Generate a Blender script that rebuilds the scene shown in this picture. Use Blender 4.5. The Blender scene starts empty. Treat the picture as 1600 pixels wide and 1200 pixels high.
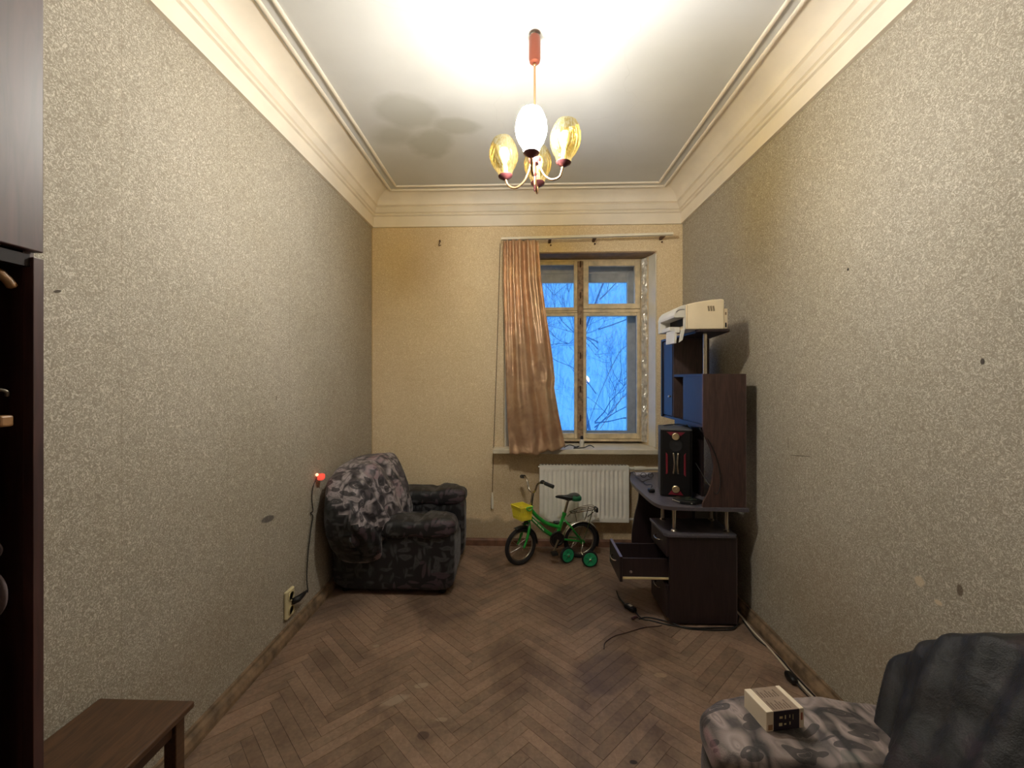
import bpy, math, random
from mathutils import Vector, Matrix, noise
R = math.radians
S = bpy.context.scene
COL = S.collection
rnd = random.Random(7)

# ------------------------------------------------------------------ camera
cd = bpy.data.cameras.new('camera')
cam = bpy.data.objects.new('camera', cd); COL.objects.link(cam)
cam.location = (0, 0, 1.54); cam.rotation_euler = (R(90), 0, R(2))
cd.sensor_width = 36; cd.lens = 36 * 680 / 1600
cd.shift_x = 9.8 / 1600; cd.shift_y = -10 / 1600
cd.clip_start = .02; cd.clip_end = 200
S.camera = cam
# ------------------------------------------------------------------ world, light, exposure
S.view_settings.view_transform = 'Standard'
S.view_settings.look = 'None'
S.view_settings.exposure = 0.0
S.view_settings.gamma = 1.0
S.view_settings.use_curve_mapping = False
SKY = (.11, .41, 1.0)
SKY_STRENGTH = 1.55
BULB_POWER = 3
SHADE_GLOW = 345          # the lit glass shade gives the room its light
w = bpy.data.worlds.new('dusk_sky'); S.world = w; w.use_nodes = True
nt = w.node_tree; nt.nodes.clear()
bg = nt.nodes.new('ShaderNodeBackground'); wo = nt.nodes.new('ShaderNodeOutputWorld')
bg.inputs['Color'].default_value = (*SKY, 1); bg.inputs['Strength'].default_value = SKY_STRENGTH
nt.links.new(bg.outputs[0], wo.inputs[0])
bl = bpy.data.lights.new('bulb_light', 'POINT')
bl.energy = BULB_POWER; bl.color = (1.0, .98, .92); bl.shadow_soft_size = .055
blo = bpy.data.objects.new('bulb_light', bl); COL.objects.link(blo)
blo.location = (.046, 1.942, 2.61)

# ------------------------------------------------------------------ material helpers
def lin(c):
    return tuple(((v/255)/12.92 if v/255 <= .04045 else ((v/255+.055)/1.055)**2.4) for v in c)
class NT:
    def __init__(s, name):
        s.m = bpy.data.materials.new(name); s.m.use_nodes = True
        s.t = s.m.node_tree; s.b = s.t.nodes['Principled BSDF']; s.out = s.t.nodes['Material Output']
    def n(s, typ, **kw):
        x = s.t.nodes.new(typ)
        for k, v in kw.items():
            if k.startswith('i_'):
                x.inputs[k[2:].replace('_', ' ')].default_value = v
            else: setattr(x, k, v)
        return x
    def l(s, a, b): s.t.links.new(a, b)
    def coord(s, which='Object', scale=(1, 1, 1)):
        tc = s.n('ShaderNodeTexCoord'); mp = s.n('ShaderNodeMapping')
        mp.inputs['Scale'].default_value = scale
        s.l(tc.outputs[which], mp.inputs[0]); return mp.outputs[0]
    def noise(s, vec, scale, detail=2, dist=0, rough=.5):
        x = s.n('ShaderNodeTexNoise'); x.inputs['Scale'].default_value = scale
        x.inputs['Detail'].default_value = detail; x.inputs['Distortion'].default_value = dist
        x.inputs['Roughness'].default_value = rough
        s.l(vec, x.inputs['Vector']); return x.outputs['Fac']
    def ramp(s, fac, stops):
        x = s.n('ShaderNodeValToRGB'); cr = x.color_ramp
        while len(cr.elements) < len(stops): cr.elements.new(.5)
        for e, (p, c) in zip(cr.elements, stops):
            e.position = p; e.color = (*c, 1)
        s.l(fac, x.inputs[0]); return x.outputs[0]
    def mix(s, fac, a, b, blend='MIX'):
        x = s.n('ShaderNodeMix', data_type='RGBA', blend_type=blend)
        for sock, v in ((x.inputs[0], fac), (x.inputs[6], a), (x.inputs[7], b)):
            if hasattr(v, 'is_linked') or hasattr(v, 'links'): s.l(v, sock)
            elif isinstance(v, (int, float)): sock.default_value = v
            else: sock.default_value = (*v, 1) if len(v) == 3 else v
        return x.outputs[2]
    def math(s, op, a, b=0.0):
        x = s.n('ShaderNodeMath', operation=op)
        for k, v in ((0, a), (1, b)):
            if isinstance(v, (int, float)): x.inputs[k].default_value = v
            else: s.l(v, x.inputs[k])
        return x.outputs[0]
    def bump(s, h, strength=.3, dist=.002):
        x = s.n('ShaderNodeBump'); x.inputs['Strength'].default_value = strength
        x.inputs['Distance'].default_value = dist
        s.l(h, x.inputs['Height']); s.l(x.outputs[0], s.b.inputs['Normal'])
    def col(s, v):
        if isinstance(v, tuple): s.b.inputs['Base Color'].default_value = (*v, 1)
        else: s.l(v, s.b.inputs['Base Color'])
    def mark(s, base, vec, loc, rad, color, strength=.8, rot=(0, 0, 0), ragged=.5, nscale=12, soft=.28):
        """a stain / smudge of its own shape at a fixed place on the surface"""
        mp = s.n('ShaderNodeMapping', vector_type='TEXTURE')
        mp.inputs['Location'].default_value = loc; mp.inputs['Scale'].default_value = rad
        mp.inputs['Rotation'].default_value = rot
        s.l(vec, mp.inputs[0])
        ln = s.n('ShaderNodeVectorMath', operation='LENGTH'); s.l(mp.outputs[0], ln.inputs[0])
        nz = s.noise(vec, nscale, 3)
        d = s.math('ADD', ln.outputs['Value'], s.math('MULTIPLY', s.math('SUBTRACT', nz, .5), ragged*2))
        mr = s.n('ShaderNodeMapRange'); mr.inputs['From Min'].default_value = 1.0
        mr.inputs['From Max'].default_value = 1-soft; mr.inputs['To Max'].default_value = strength
        s.l(d, mr.inputs['Value'])
        return s.mix(mr.outputs[0], base, color)
MATS = {}
def simple(name, rgb, rough=.5, metal=0, var=0, vscale=20, bump=0, bscale=200, coat=0, spec=None, sheen=0):
    if name in MATS: return MATS[name]
    t = NT(name); c = lin(rgb)
    t.b.inputs['Roughness'].default_value = rough; t.b.inputs['Metallic'].default_value = metal
    v = t.coord()
    if var:
        f = t.noise(v, vscale, 4)
        t.col(t.ramp(f, [(.3, tuple(x*(1-var) for x in c)), (.7, tuple(min(1, x*(1+var)) for x in c))]))
    else:
        f = t.noise(v, 8, 3)
        t.col(t.ramp(f, [(.3, tuple(x*.93 for x in c)), (.7, tuple(min(1, x*1.05) for x in c))]))
    if bump: t.bump(t.noise(v, bscale, 3), bump)
    if coat: t.b.inputs['Coat Weight'].default_value = coat; t.b.inputs['Coat Roughness'].default_value = .1
    if spec is not None: t.b.inputs['Specular IOR Level'].default_value = spec
    if sheen: t.b.inputs['Sheen Weight'].default_value = sheen
    MATS[name] = t.m; return t.m

def wood(name, dark, light, rough=.45, axis=(1, 12, 12), scale=6, coat=0, random_tint=0, island=False):
    if name in MATS: return MATS[name]
    t = NT(name); v = t.coord(scale=axis)
    f = t.noise(v, scale, 5, 1.2)
    c = t.ramp(f, [(.25, lin(dark)), (.75, lin(light))])
    if random_tint:
        if island:
            rn = t.n('ShaderNodeNewGeometry').outputs['Random Per Island']
        else:
            rn = t.n('ShaderNodeObjectInfo').outputs['Random']
        k = t.ramp(rn, [(0, (1-random_tint,)*3), (1, (1+random_tint*.6, 1+random_tint*.5, 1+random_tint*.45))])
        c = t.mix(1.0, c, k, 'MULTIPLY')
    t.col(c); t.b.inputs['Roughness'].default_value = rough
    t.bump(f, .1, .001)
    if coat: t.b.inputs['Coat Weight'].default_value = coat; t.b.inputs['Coat Roughness'].default_value = .12
    MATS[name] = t.m; return t.m

def wallpaper(name, dark, light, marks=(), axis='Y', tint=None, seams=None):
    t = NT(name); v = t.coord()
    f = t.noise(v, 62, 2, 3.2, .55)
    f2 = t.noise(v, 150, 2, 1.5)
    g = t.math('ADD', t.math('MULTIPLY', f, .75), t.math('MULTIPLY', f2, .25))
    c = t.ramp(g, [(.38, lin(dark)), (.52, lin(tuple((a*2+b)/3 for a, b in zip(dark, light)))), (.60, lin(light))])
    big = t.noise(v, 1.6, 4)
    c = t.mix(1.0, c, t.ramp(big, [(.3, (.90, .89, .86)), (.7, (1.0, 1.0, 1.0))]), 'MULTIPLY')
    if seams:
        sx = t.n('ShaderNodeSeparateXYZ'); t.l(v, sx.inputs[0])
        q = t.math('FRACT', t.math('DIVIDE', t.math('ADD', sx.outputs[axis], seams), .548))
        ln = t.math('LESS_THAN', q, .008)
        c = t.mix(t.math('MULTIPLY', ln, .22), c, lin((120, 100, 75)))
    for m in marks: c = t.mark(c, v, *m)
    t.col(c); t.b.inputs['Roughness'].default_value = .75
    t.b.inputs['Specular IOR Level'].default_value = .3
    t.bump(g, .35, .004)
    return t.m

def fabric(name, grey, base=(16, 14, 17), seed=0.0, plum=(70, 38, 52), green=(34, 40, 38), hi=1.0, cover=.5, mid=None):
    """velour printed with overlapping veined leaves"""
    t = NT(name); v0 = t.coord()
    nz = t.n('ShaderNodeTexNoise'); nz.inputs['Scale'].default_value = 6; nz.inputs['Detail'].default_value = 2
    t.l(v0, nz.inputs['Vector'])
    wv = t.n('ShaderNodeVectorMath', operation='MULTIPLY_ADD'); wv.inputs[1].default_value = (.12,)*3
    t.l(nz.outputs['Color'], wv.inputs[0]); t.l(v0, wv.inputs[2])
    def leaves(rot, sc, sd):
        mp = t.n('ShaderNodeMapping'); mp.inputs['Rotation'].default_value = tuple(R(a) for a in rot)
        mp.inputs['Location'].default_value = (sd+seed, sd*1.7, sd*.6); mp.inputs['Scale'].default_value = sc
        t.l(wv.outputs[0], mp.inputs[0])
        vo = t.n('ShaderNodeTexVoronoi'); vo.inputs['Scale'].default_value = 1; t.l(mp.outputs[0], vo.inputs['Vector'])
        return t.ramp(vo.outputs['Distance'], [(0, (.15,)*3), (.06, (.95,)*3), (.16, (.45,)*3), (.26, (.9,)*3), (.36, (.55,)*3), (.42+.14*cover, (0,)*3)])
    l1 = leaves((35, 20, 40), (8, 8, 24), 1.0)
    l2 = leaves((-40, 15, -30), (25, 8, 8), 5.0)
    l3 = leaves((20, -50, 10), (8, 22, 9), 9.0)
    a = t.mix(1.0, l1, l2, 'LIGHTEN')
    base2 = lin(base); m_ = lin(mid or base)
    bgn = t.noise(wv.outputs[0], 7, 3, 1.5)
    c = t.ramp(bgn, [(.35, base2), (.62, m_)])
    c = t.mix(a, c, t.mix(t.noise(v0, 3.5, 2), lin(tuple(x*.8 for x in grey)), lin(tuple(min(255, x*1.2) for x in grey))))
    if mid: c = t.mix(t.math('MULTIPLY', t.math('GREATER_THAN', l3, .5), .8), c, base2)
    else: c = t.mix(t.math('MULTIPLY', l3, .45), c, lin(green))
    pl = t.noise(v0, 4.2, 1)
    c = t.mix(t.math('MULTIPLY', t.math('GREATER_THAN', pl, .60), t.math('MULTIPLY', a, .7)), c, lin(plum))
    gr = t.noise(wv.outputs[0], 3.1, 1)
    c = t.mix(t.math('MULTIPLY', t.math('GREATER_THAN', gr, .62), .35), c, lin(green))
    t.col(c); t.b.inputs['Roughness'].default_value = .6
    t.b.inputs['Sheen Weight'].default_value = .12*hi; t.b.inputs['Sheen Roughness'].default_value = .35
    fine = t.noise(v0, 260, 2)
    t.bump(t.math('ADD', t.math('MULTIPLY', fine, .3), t.noise(v0, 22, 3, 1)), .5, .006)
    return t.m

# ------------------------------------------------------------------ mesh helpers
class MB:
    def __init__(s): s.v = []; s.f = []
    def add(s, vs, fs):
        o = len(s.v); s.v += [tuple(p) for p in vs]; s.f += [tuple(i+o for i in f) for f in fs]; return s
    def box(s, x0, x1, y0, y1, z0, z1):
        vs = [(x, y, z) for z in (z0, z1) for x, y in ((x0, y0), (x1, y0), (x1, y1), (x0, y1))]
        return s.add(vs, [(3, 2, 1, 0), (4, 5, 6, 7), (0, 1, 5, 4), (1, 2, 6, 5), (2, 3, 7, 6), (3, 0, 4, 7)])
    def tube(s, pts, r, n=8, closed=False, caps=True):
        pts = [Vector(p) for p in pts]; m = len(pts)
        rs = r if isinstance(r, (list, tuple)) else [r]*m
        base = len(s.v); up = None
        for i, p in enumerate(pts):
            if closed: d = pts[(i+1) % m] - pts[i-1]
            else: d = pts[min(i+1, m-1)] - pts[max(i-1, 0)]
            if d.length < 1e-9: d = Vector((0, 0, 1))
            d.normalize()
            if up is None:
                a = Vector((0, 0, 1)) if abs(d.z) < .9 else Vector((1, 0, 0))
                up = (a - d*a.dot(d)).normalized()
            else:
                up = up - d*up.dot(d)
                up = up.normalized() if up.length > 1e-6 else d.orthogonal().normalized()
            sd = d.cross(up)
            for k in range(n):
                t = 2*math.pi*k/n
                s.v.append(tuple(p + (up*math.cos(t) + sd*math.sin(t))*rs[i]))
        for i in range(m if closed else m-1):
            a = base+i*n; b = base+((i+1) % m)*n
            for k in range(n): s.f.append((a+k, a+(k+1) % n, b+(k+1) % n, b+k))
        if caps and not closed:
            s.f.append(tuple(base+k for k in range(n))[::-1]); s.f.append(tuple(base+(m-1)*n+k for k in range(n)))
        return s
    def lathe(s, prof, c=(0, 0, 0), n=24, axis=(0, 0, 1), wob=None):
        ax = Vector(axis).normalized(); u = ax.orthogonal().normalized(); vv = ax.cross(u); c = Vector(c); b = len(s.v)
        for r, h in prof:
            for k in range(n):
                t = 2*math.pi*k/n; rr = r*(1+(wob(k, h) if wob else 0))
                s.v.append(tuple(c + ax*h + (u*math.cos(t)+vv*math.sin(t))*max(rr, 1e-5)))
        for i in range(len(prof)-1):
            for k in range(n):
                s.f.append((b+i*n+k, b+i*n+(k+1) % n, b+(i+1)*n+(k+1) % n, b+(i+1)*n+k))
        if prof[0][0] > 1e-4 and not wob: s.f.append(tuple(b+k for k in range(n))[::-1])
        if prof[-1][0] > 1e-4 and not wob: s.f.append(tuple(b+(len(prof)-1)*n+k for k in range(n)))
        return s
    def prism(s, poly, a0, a1, axis='z'):
        def mk(p, a):
            return {'z': (p[0], p[1], a), 'y': (p[0], a, p[1]), 'x': (a, p[0], p[1])}[axis]
        n = len(poly)
        return s.add([mk(p, a0) for p in poly]+[mk(p, a1) for p in poly],
                     [tuple(range(n))[::-1], tuple(range(n, 2*n))]+[(i, (i+1) % n, n+(i+1) % n, n+i) for i in range(n)])
    def blob(s, c, h, e=6, n=14, disp=None):
        """rounded soft box (superellipsoid from a cube grid); h = half sizes"""
        idx = {}; b = len(s.v); c = Vector(c)
        es = e if isinstance(e, tuple) else (e, e, e)
        def vert(i, j, k):
            key = (i, j, k)
            if key in idx: return idx[key]
            p = Vector((2*i/n-1, 2*j/n-1, 2*k/n-1))
            p = Vector(tuple(math.sin(q*math.pi/2)*.35+q*.65 for q in p))
            g = (abs(p.x)**es[0]+abs(p.y)**es[1]+abs(p.z)**es[2])
            m = sum(es)/3
            q = p / g**(1/m)
            w = Vector((q.x*h[0], q.y*h[1], q.z*h[2]))
            if disp: w = disp(w, q)
            idx[key] = len(s.v); s.v.append(tuple(c+w)); return idx[key]
        for a in range(n):
            for d in range(n):
                s.f.append((vert(a, d, 0), vert(a, d+1, 0), vert(a+1, d+1, 0), vert(a+1, d, 0)))
                s.f.append((vert(a, d, n), vert(a+1, d, n), vert(a+1, d+1, n), vert(a, d+1, n)))
                s.f.append((vert(a, 0, d), vert(a+1, 0, d), vert(a+1, 0, d+1), vert(a, 0, d+1)))
                s.f.append((vert(a, n, d), vert(a, n, d+1), vert(a+1, n, d+1), vert(a+1, n, d)))
                s.f.append((vert(0, a, d), vert(0, a, d+1), vert(0, a+1, d+1), vert(0, a+1, d)))
                s.f.append((vert(n, a, d), vert(n, a+1, d), vert(n, a+1, d+1), vert(n, a, d+1)))
        return s
    def grid(s, fn, nu, nv, wrap=False):
        b = len(s.v)
        for j in range(nv+1):
            for i in range(nu+1): s.v.append(tuple(fn(i/nu, j/nv)))
        for j in range(nv):
            for i in range(nu):
                a = b+j*(nu+1)+i; s.f.append((a, a+1, a+nu+2, a+nu+1))
        return s

def empty(name, loc, label=None, cat=None, group=None, rz=0):
    o = bpy.data.objects.new(name, None); COL.objects.link(o); o.location = loc
    o.rotation_euler = (0, 0, rz); o.empty_display_size = .05
    if label: tag(o, label, cat, group)
    return o
def tag(o, label, cat, group=None):
    o['label'] = label; o['category'] = cat
    if group: o['group'] = group
    return o
def wloc(o):
    p = Vector((0, 0, 0))
    while o: p = p + Vector(o.location); o = o.parent
    return p
def obj(name, mb, mat, parent=None, local=False, smooth=False, bevel=0, label=None, origin=None, solid=0, seg=2):
    """one mesh object; vertices are given in room coordinates unless local"""
    off = Vector((0, 0, 0))
    if parent and not local: off = wloc(parent)
    if origin is None:
        if mb.v and not (parent is None and False):
            lo = [min(p[k] for p in mb.v) for k in range(3)]; hi = [max(p[k] for p in mb.v) for k in range(3)]
            origin = ((lo[0]+hi[0])/2, (lo[1]+hi[1])/2, lo[2])
    org = Vector(origin)
    me = bpy.data.meshes.new(name)
    me.from_pydata([tuple(Vector(p)-org) for p in mb.v], [], mb.f); me.update()
    me.materials.append(mat)
    if smooth:
        me.polygons.foreach_set('use_smooth', [True]*len(me.polygons))
        if smooth == 'auto': me.set_sharp_from_angle(angle=R(40))
    o = bpy.data.objects.new(name, me); COL.objects.link(o)
    if parent: o.parent = parent
    o.location = org - off
    if bevel:
        m = o.modifiers.new('bevel', 'BEVEL'); m.width = bevel; m.segments = seg; m.limit_method = 'ANGLE'
    if solid:
        m = o.modifiers.new('solid', 'SOLIDIFY'); m.thickness = solid; m.offset = 0
    if label: o['label'] = label
    return o
def struct(o): o['kind'] = 'structure'; return o
def B(*a): return MB().box(*a)
def spline(pts, per=6):
    P = [Vector(p) for p in pts]; out = []
    for i in range(len(P)-1):
        p0 = P[max(i-1, 0)]; p1 = P[i]; p2 = P[i+1]; p3 = P[min(i+2, len(P)-1)]
        for k in range(per):
            t = k/per
            out.append(.5*((2*p1)+(-p0+p2)*t+(2*p0-5*p1+4*p2-p3)*t*t+(-p0+3*p1-3*p2+p3)*t**3))
    out.append(P[-1]); return out

# ------------------------------------------------------------------ room measures
XL, XR, YF, YB, ZC = -1.385, 1.465, 4.0, -1.15, 3.2
# ---- materials of the shell
WD, WLt = (148, 138, 122), (206, 198, 182)
m_left = wallpaper('wallpaper_left', WD, WLt, marks=[
    ((XL, 2.34, .765), (.1, .075, .022), lin((60, 55, 60)), .75, (R(-8), 0, 0), .35, 9),
    ((XL, 1.254, 1.798), (.1, .014, .005), lin((60, 50, 40)), .9, (R(20), 0, 0), .2),
    ((XL, 2.42, 1.424), (.1, .006, .016), lin((90, 75, 55)), .7, (0, 0, 0), .2),
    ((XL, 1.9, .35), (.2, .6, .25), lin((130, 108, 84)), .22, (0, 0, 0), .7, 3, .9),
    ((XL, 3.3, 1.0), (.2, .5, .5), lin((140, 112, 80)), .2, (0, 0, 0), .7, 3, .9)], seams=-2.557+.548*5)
m_right = wallpaper('wallpaper_right', WD, tuple(x-4 for x in WLt), marks=[
    ((XR, 2.003, 2.025), (.1, .007, .007), lin((30, 25, 20)), .95, (0, 0, 0), .2),
    ((XR, 1.434, 1.591), (.1, .008, .012), lin((50, 42, 35)), .9, (0, 0, 0), .2),
    ((XR, 2.33, 1.13), (.1, .10, .003), lin((70, 58, 45)), .7, (R(-8), 0, 0), .1),
    ((XR, 2.44, 1.18), (.1, .003, .04), lin((80, 66, 50)), .6, (0, 0, 0), .1),
    ((XR, 1.652, .79), (.1, .022, .022), lin((206, 188, 160)), .8, (R(35), 0, 0), .4, 30),
    ((XR, 1.58, .75), (.1, .016, .010), lin((206, 188, 160)), .9, (0, 0, 0), .4, 30),
    ((XR, 1.505, .83), (.1, .012, .022), lin((84, 66, 50)), .8, (0, 0, 0), .4),
    ((XR, 1.75, .414), (.1, .006, .02), lin((70, 55, 42)), .8, (0, 0, 0), .3),
    ((XR, 2.0, .45), (.2, 1.0, .4), lin((134, 110, 82)), .25, (0, 0, 0), .7, 3, .9)])
m_far = wallpaper('wallpaper_far', (220, 194, 152), (250, 232, 198), marks=[  # same paper, its colour lightened to stand in for light on this wall
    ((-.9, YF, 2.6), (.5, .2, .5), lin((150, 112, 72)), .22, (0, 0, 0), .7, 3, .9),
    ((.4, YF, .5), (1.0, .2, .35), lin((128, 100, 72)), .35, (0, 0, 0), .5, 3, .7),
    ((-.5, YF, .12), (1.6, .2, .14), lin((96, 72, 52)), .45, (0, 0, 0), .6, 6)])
t = NT('ceiling_paint'); v = t.coord()
c = t.ramp(t.noise(v, 2.2, 5), [(.3, lin((204, 202, 196))), (.7, lin((213, 211, 206)))])
st = lin((163, 162, 146))
c = t.mark(c, v, (-.72, 2.70, ZC), (.22, .20, .3), st, .42, (0, 0, R(20)), .22, 7, .3)
c = t.mark(c, v, (-.88, 2.95, ZC), (.19, .16, .3), st, .45, (0, 0, R(-30)), .25, 7, .6)
c = t.mark(c, v, (-.42, 2.86, ZC), (.18, .10, .3), st, .45, (0, 0, R(10)), .3, 9, .3)
c = t.mark(c, v, (-.64, 3.08, ZC), (.17, .22, .3), st, .45, (0, 0, R(25)), .3, 9, .35)
c = t.mark(c, v, (.02, 1.75, ZC), (.16, .10, .3), lin((176, 170, 146)), .6, (0, 0, R(10)), .4, 9)
# hairline cracks
vo = t.n('ShaderNodeTexVoronoi', feature='DISTANCE_TO_EDGE'); vo.inputs['Scale'].default_value = 1.1
nz = t.n('ShaderNodeTexNoise'); nz.inputs['Scale'].default_value = 4; t.l(v, nz.inputs['Vector'])
va = t.n('ShaderNodeVectorMath', operation='MULTIPLY_ADD'); va.inputs[1].default_value = (.25,)*3
t.l(nz.outputs['Color'], va.inputs[0]); t.l(v, va.inputs[2]); t.l(va.outputs[0], vo.inputs['Vector'])
c = t.mix(t.math('MULTIPLY', t.math('LESS_THAN', vo.outputs['Distance'], .0012), .13), c, lin((150, 142, 125)))
t.col(c); t.b.inputs['Roughness'].default_value = .55; t.bump(t.noise(v, 14, 3), .12, .004)
m_ceil = t.m
m_plaster = simple('cornice_paint', (238, 226, 206), .5, var=.05, vscale=5, bump=.1, bscale=30)
m_window = simple('aged_window_paint', (222, 202, 164), .45, var=.22, vscale=14, bump=.3, bscale=60)
m_window2 = simple('outer_window_paint', (196, 188, 176), .5, var=.15, vscale=14, bump=.2, bscale=60)
m_reveal = simple('reveal_plaster', (150, 125, 98), .8, var=.2, vscale=12, bump=.5, bscale=40)
m_white = simple('white_enamel', (226, 218, 200), .35, coat=.2)

# ---- walls
TW = .12
def wall(name, mb, mat): return struct(obj(name, mb, mat, origin=(0, 0, 0)))
wall('wall_left', B(XL-TW, XL, YB, 4.6, -.02, 3.3), m_left)
wall('wall_right', B(XR, XR+TW, YB, 4.6, -.02, 3.3), m_right)
wall('wall_back', B(XL, XR, YB-TW, YB, -.02, 3.3), m_right)
# far wall with a splayed opening
ox0, ox1, oz0, oz1 = -.16, 1.235, .90, 2.69      # opening on the room face
ix0, ix1, iz1 = -.03, 1.17, 2.69                 # at the inner frame
YI = 4.22; YO = 4.6
fw = MB()
fw.prism([(XL, YF), (ox0, YF), (ix0, YI), (ix0, YO), (XL, YO)], oz0-.001, oz1)
fw.prism([(ox1, YF), (XR, YF), (XR, YO), (ix1, YO), (ix1, YI)], oz0-.001, oz1)
fw.box(XL, XR, YF, YO, -.02, oz0-.001); fw.box(XL, XR, YF, YO, oz1, 3.3)
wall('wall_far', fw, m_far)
struct(obj('ceiling', B(XL, XR, YB, YF, ZC, ZC+.06), m_ceil, origin=(0, 0, 0)))

# ---- cornices (mitred) and thin ceiling mouldings
def offset_ring(d, z):
    return [(XL+d, YB+d, z), (XR-d, YB+d, z), (XR-d, YF-d, z), (XL+d, YF-d, z)]
prof = [(0, 2.93), (.022, 2.93), (.026, 3.025), (.040, 3.030), (.044, 3.040), (.036, 3.050), (.050, 3.056), (.064, 3.085),
        (.070, 3.095), (.060, 3.104), (.078, 3.112)]+[(.078+.13*(1-math.cos(R(a))), 3.112+.0875*math.sin(R(a))) for a in range(8, 91, 8)]+[(.21, 3.1995), (.21, 3.21), (0, 3.21)]
for i in range(4):
    mb = MB(); n = len(prof)
    j = (i+1) % 4
    for (d, z) in prof:
        r = offset_ring(d, z); mb.v += [r[i], r[j]]
    for k in range(n):
        k2 = (k+1) % n; mb.f.append((2*k, 2*k+1, 2*k2+1, 2*k2))
    mb.f.append(tuple(2*k for k in range(n))); mb.f.append(tuple(2*k+1 for k in range(n))[::-1])
    struct(obj('trim_%d' % (i+1), mb, m_plaster, smooth='auto'))
def rect_strip(x0, x1, y0, y1, wd, z0, z1):
    mb = MB()
    a = [(x0, y0), (x1, y0), (x1, y1), (x0, y1)]; b = [(x0+wd, y0+wd), (x1-wd, y0+wd), (x1-wd, y1-wd), (x0+wd, y1-wd)]
    for i in range(4):
        j = (i+1) % 4; p = [a[i], a[j], b[j], b[i]]
        mb.prism(p, z0, z1)
    return mb
struct(obj('trim_5', rect_strip(-1.16, 1.25, YB+.25, 3.815, .020, 3.184, 3.2), m_plaster, bevel=.007))
struct(obj('trim_6', rect_strip(-1.09, 1.18, YB+.32, 3.735, .020, 3.184, 3.2), m_plaster, bevel=.007))

# ---- floor: slab and herringbone parquet
fl = struct(obj('floor', B(XL, XR, YB, YF, -.06, -.016), simple('subfloor', (60, 44, 34), .9), origin=(0, 0, 0)))
def floor_mat(name, island):
    t = NT(name)
    tc = t.n('ShaderNodeTexCoord'); geo = t.n('ShaderNodeNewGeometry'); pos = geo.outputs['Position']
    mpo = t.n('ShaderNodeMapping'); t.l(tc.outputs['Object'], mpo.inputs[0])
    mpo.inputs['Scale'].default_value = (1, 1, 1)
    g = t.noise(pos, 55, 5, .6)
    c = t.ramp(g, [(.2, lin((124, 104, 88))), (.8, lin((152, 130, 110)))])
    rn = geo.outputs['Random Per Island'] if island else t.n('ShaderNodeObjectInfo').outputs['Random']
    c = t.mix(1.0, c, t.ramp(rn, [(0, (.80, .77, .75)), (.5, (.97, .95, .93)), (1, (1.13, 1.09, 1.08))]), 'MULTIPLY')
    # worn and dirty patches
    big = t.noise(pos, 2.4, 5, .8, .6)
    c = t.mix(1.0, c, t.ramp(big, [(.34, (.58, .55, .56)), (.5, (.95, .94, .93)), (.66, (1.18, 1.12, 1.10))]), 'MULTIPLY')
    sm = t.noise(pos, 9, 4, .5, .6)
    c = t.mix(1.0, c, t.ramp(sm, [(.3, (.84, .80, .78)), (.55, (1, 1, 1))]), 'MULTIPLY')
    for m in [((-.60, 2.06, 0), (.07, .035, .1), lin((168, 150, 130)), .6, (0, 0, R(30)), .5, 20),
              ((-.5, 2.16, 0), (.04, .02, .1), lin((172, 154, 132)), .6, (0, 0, R(20)), .5, 20),
              ((-.36, 1.95, 0), (.03, .015, .1), lin((172, 154, 132)), .5, (0, 0, 0), .5, 20),
              ((.72, 2.28, 0), (.035, .02, .1), lin((170, 146, 118)), .6, (0, 0, 0), .4, 20),
              ((-.83, 2.47, 0), (.022, .018, .1), lin((160, 142, 120)), .7, (0, 0, 0), .2, 20),
              ((.45, 2.3, 0), (.22, .16, .1), lin((66, 52, 50)), .5, (0, 0, R(30)), .5, 6),
              ((.35, 2.95, 0), (.35, .3, .1), lin((72, 58, 54)), .4, (0, 0, 0), .6, 5),
              ((.45, 1.76, 0), (.018, .012, .1), lin((30, 22, 22)), .9, (0, 0, 0), .3, 20),
              ((-.42, 1.86, 0), (.03, .025, .1), lin((50, 34, 34)), .7, (0, 0, 0), .4, 20)]:
        c = t.mark(c, pos, *m)
    t.col(c); t.b.inputs['Roughness'].default_value = .5
    t.l(t.ramp(big, [(.3, (.42,)*3), (.7, (.6,)*3)]), t.b.inputs['Roughness'])
    t.b.inputs['Specular IOR Level'].default_value = .35
    t.bump(t.noise(pos, 90, 3), .15, .001)
    return t.m
m_plank, m_planks = floor_mat('parquet_wood', False), floor_mat('parquet_wood_rest', True)
L, W, GAP = .42, .052, .0007
s2 = math.sqrt(.5); X0 = -.262; Y0 = .0
def clip(poly, x0, x1, y0, y1):
    for ax, lim, sg in ((0, x0, 1), (0, x1, -1), (1, y0, 1), (1, y1, -1)):
        out = []
        for i in range(len(poly)):
            a, b = poly[i-1], poly[i]
            da, db = (a[ax]-lim)*sg, (b[ax]-lim)*sg
            if (da >= 0) != (db >= 0):
                t_ = da/(da-db); out.append((a[0]+(b[0]-a[0])*t_, a[1]+(b[1]-a[1])*t_))
            if db >= 0: out.append(b)
        poly = out
        if len(poly) < 3: return []
    return poly
planks = []
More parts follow.
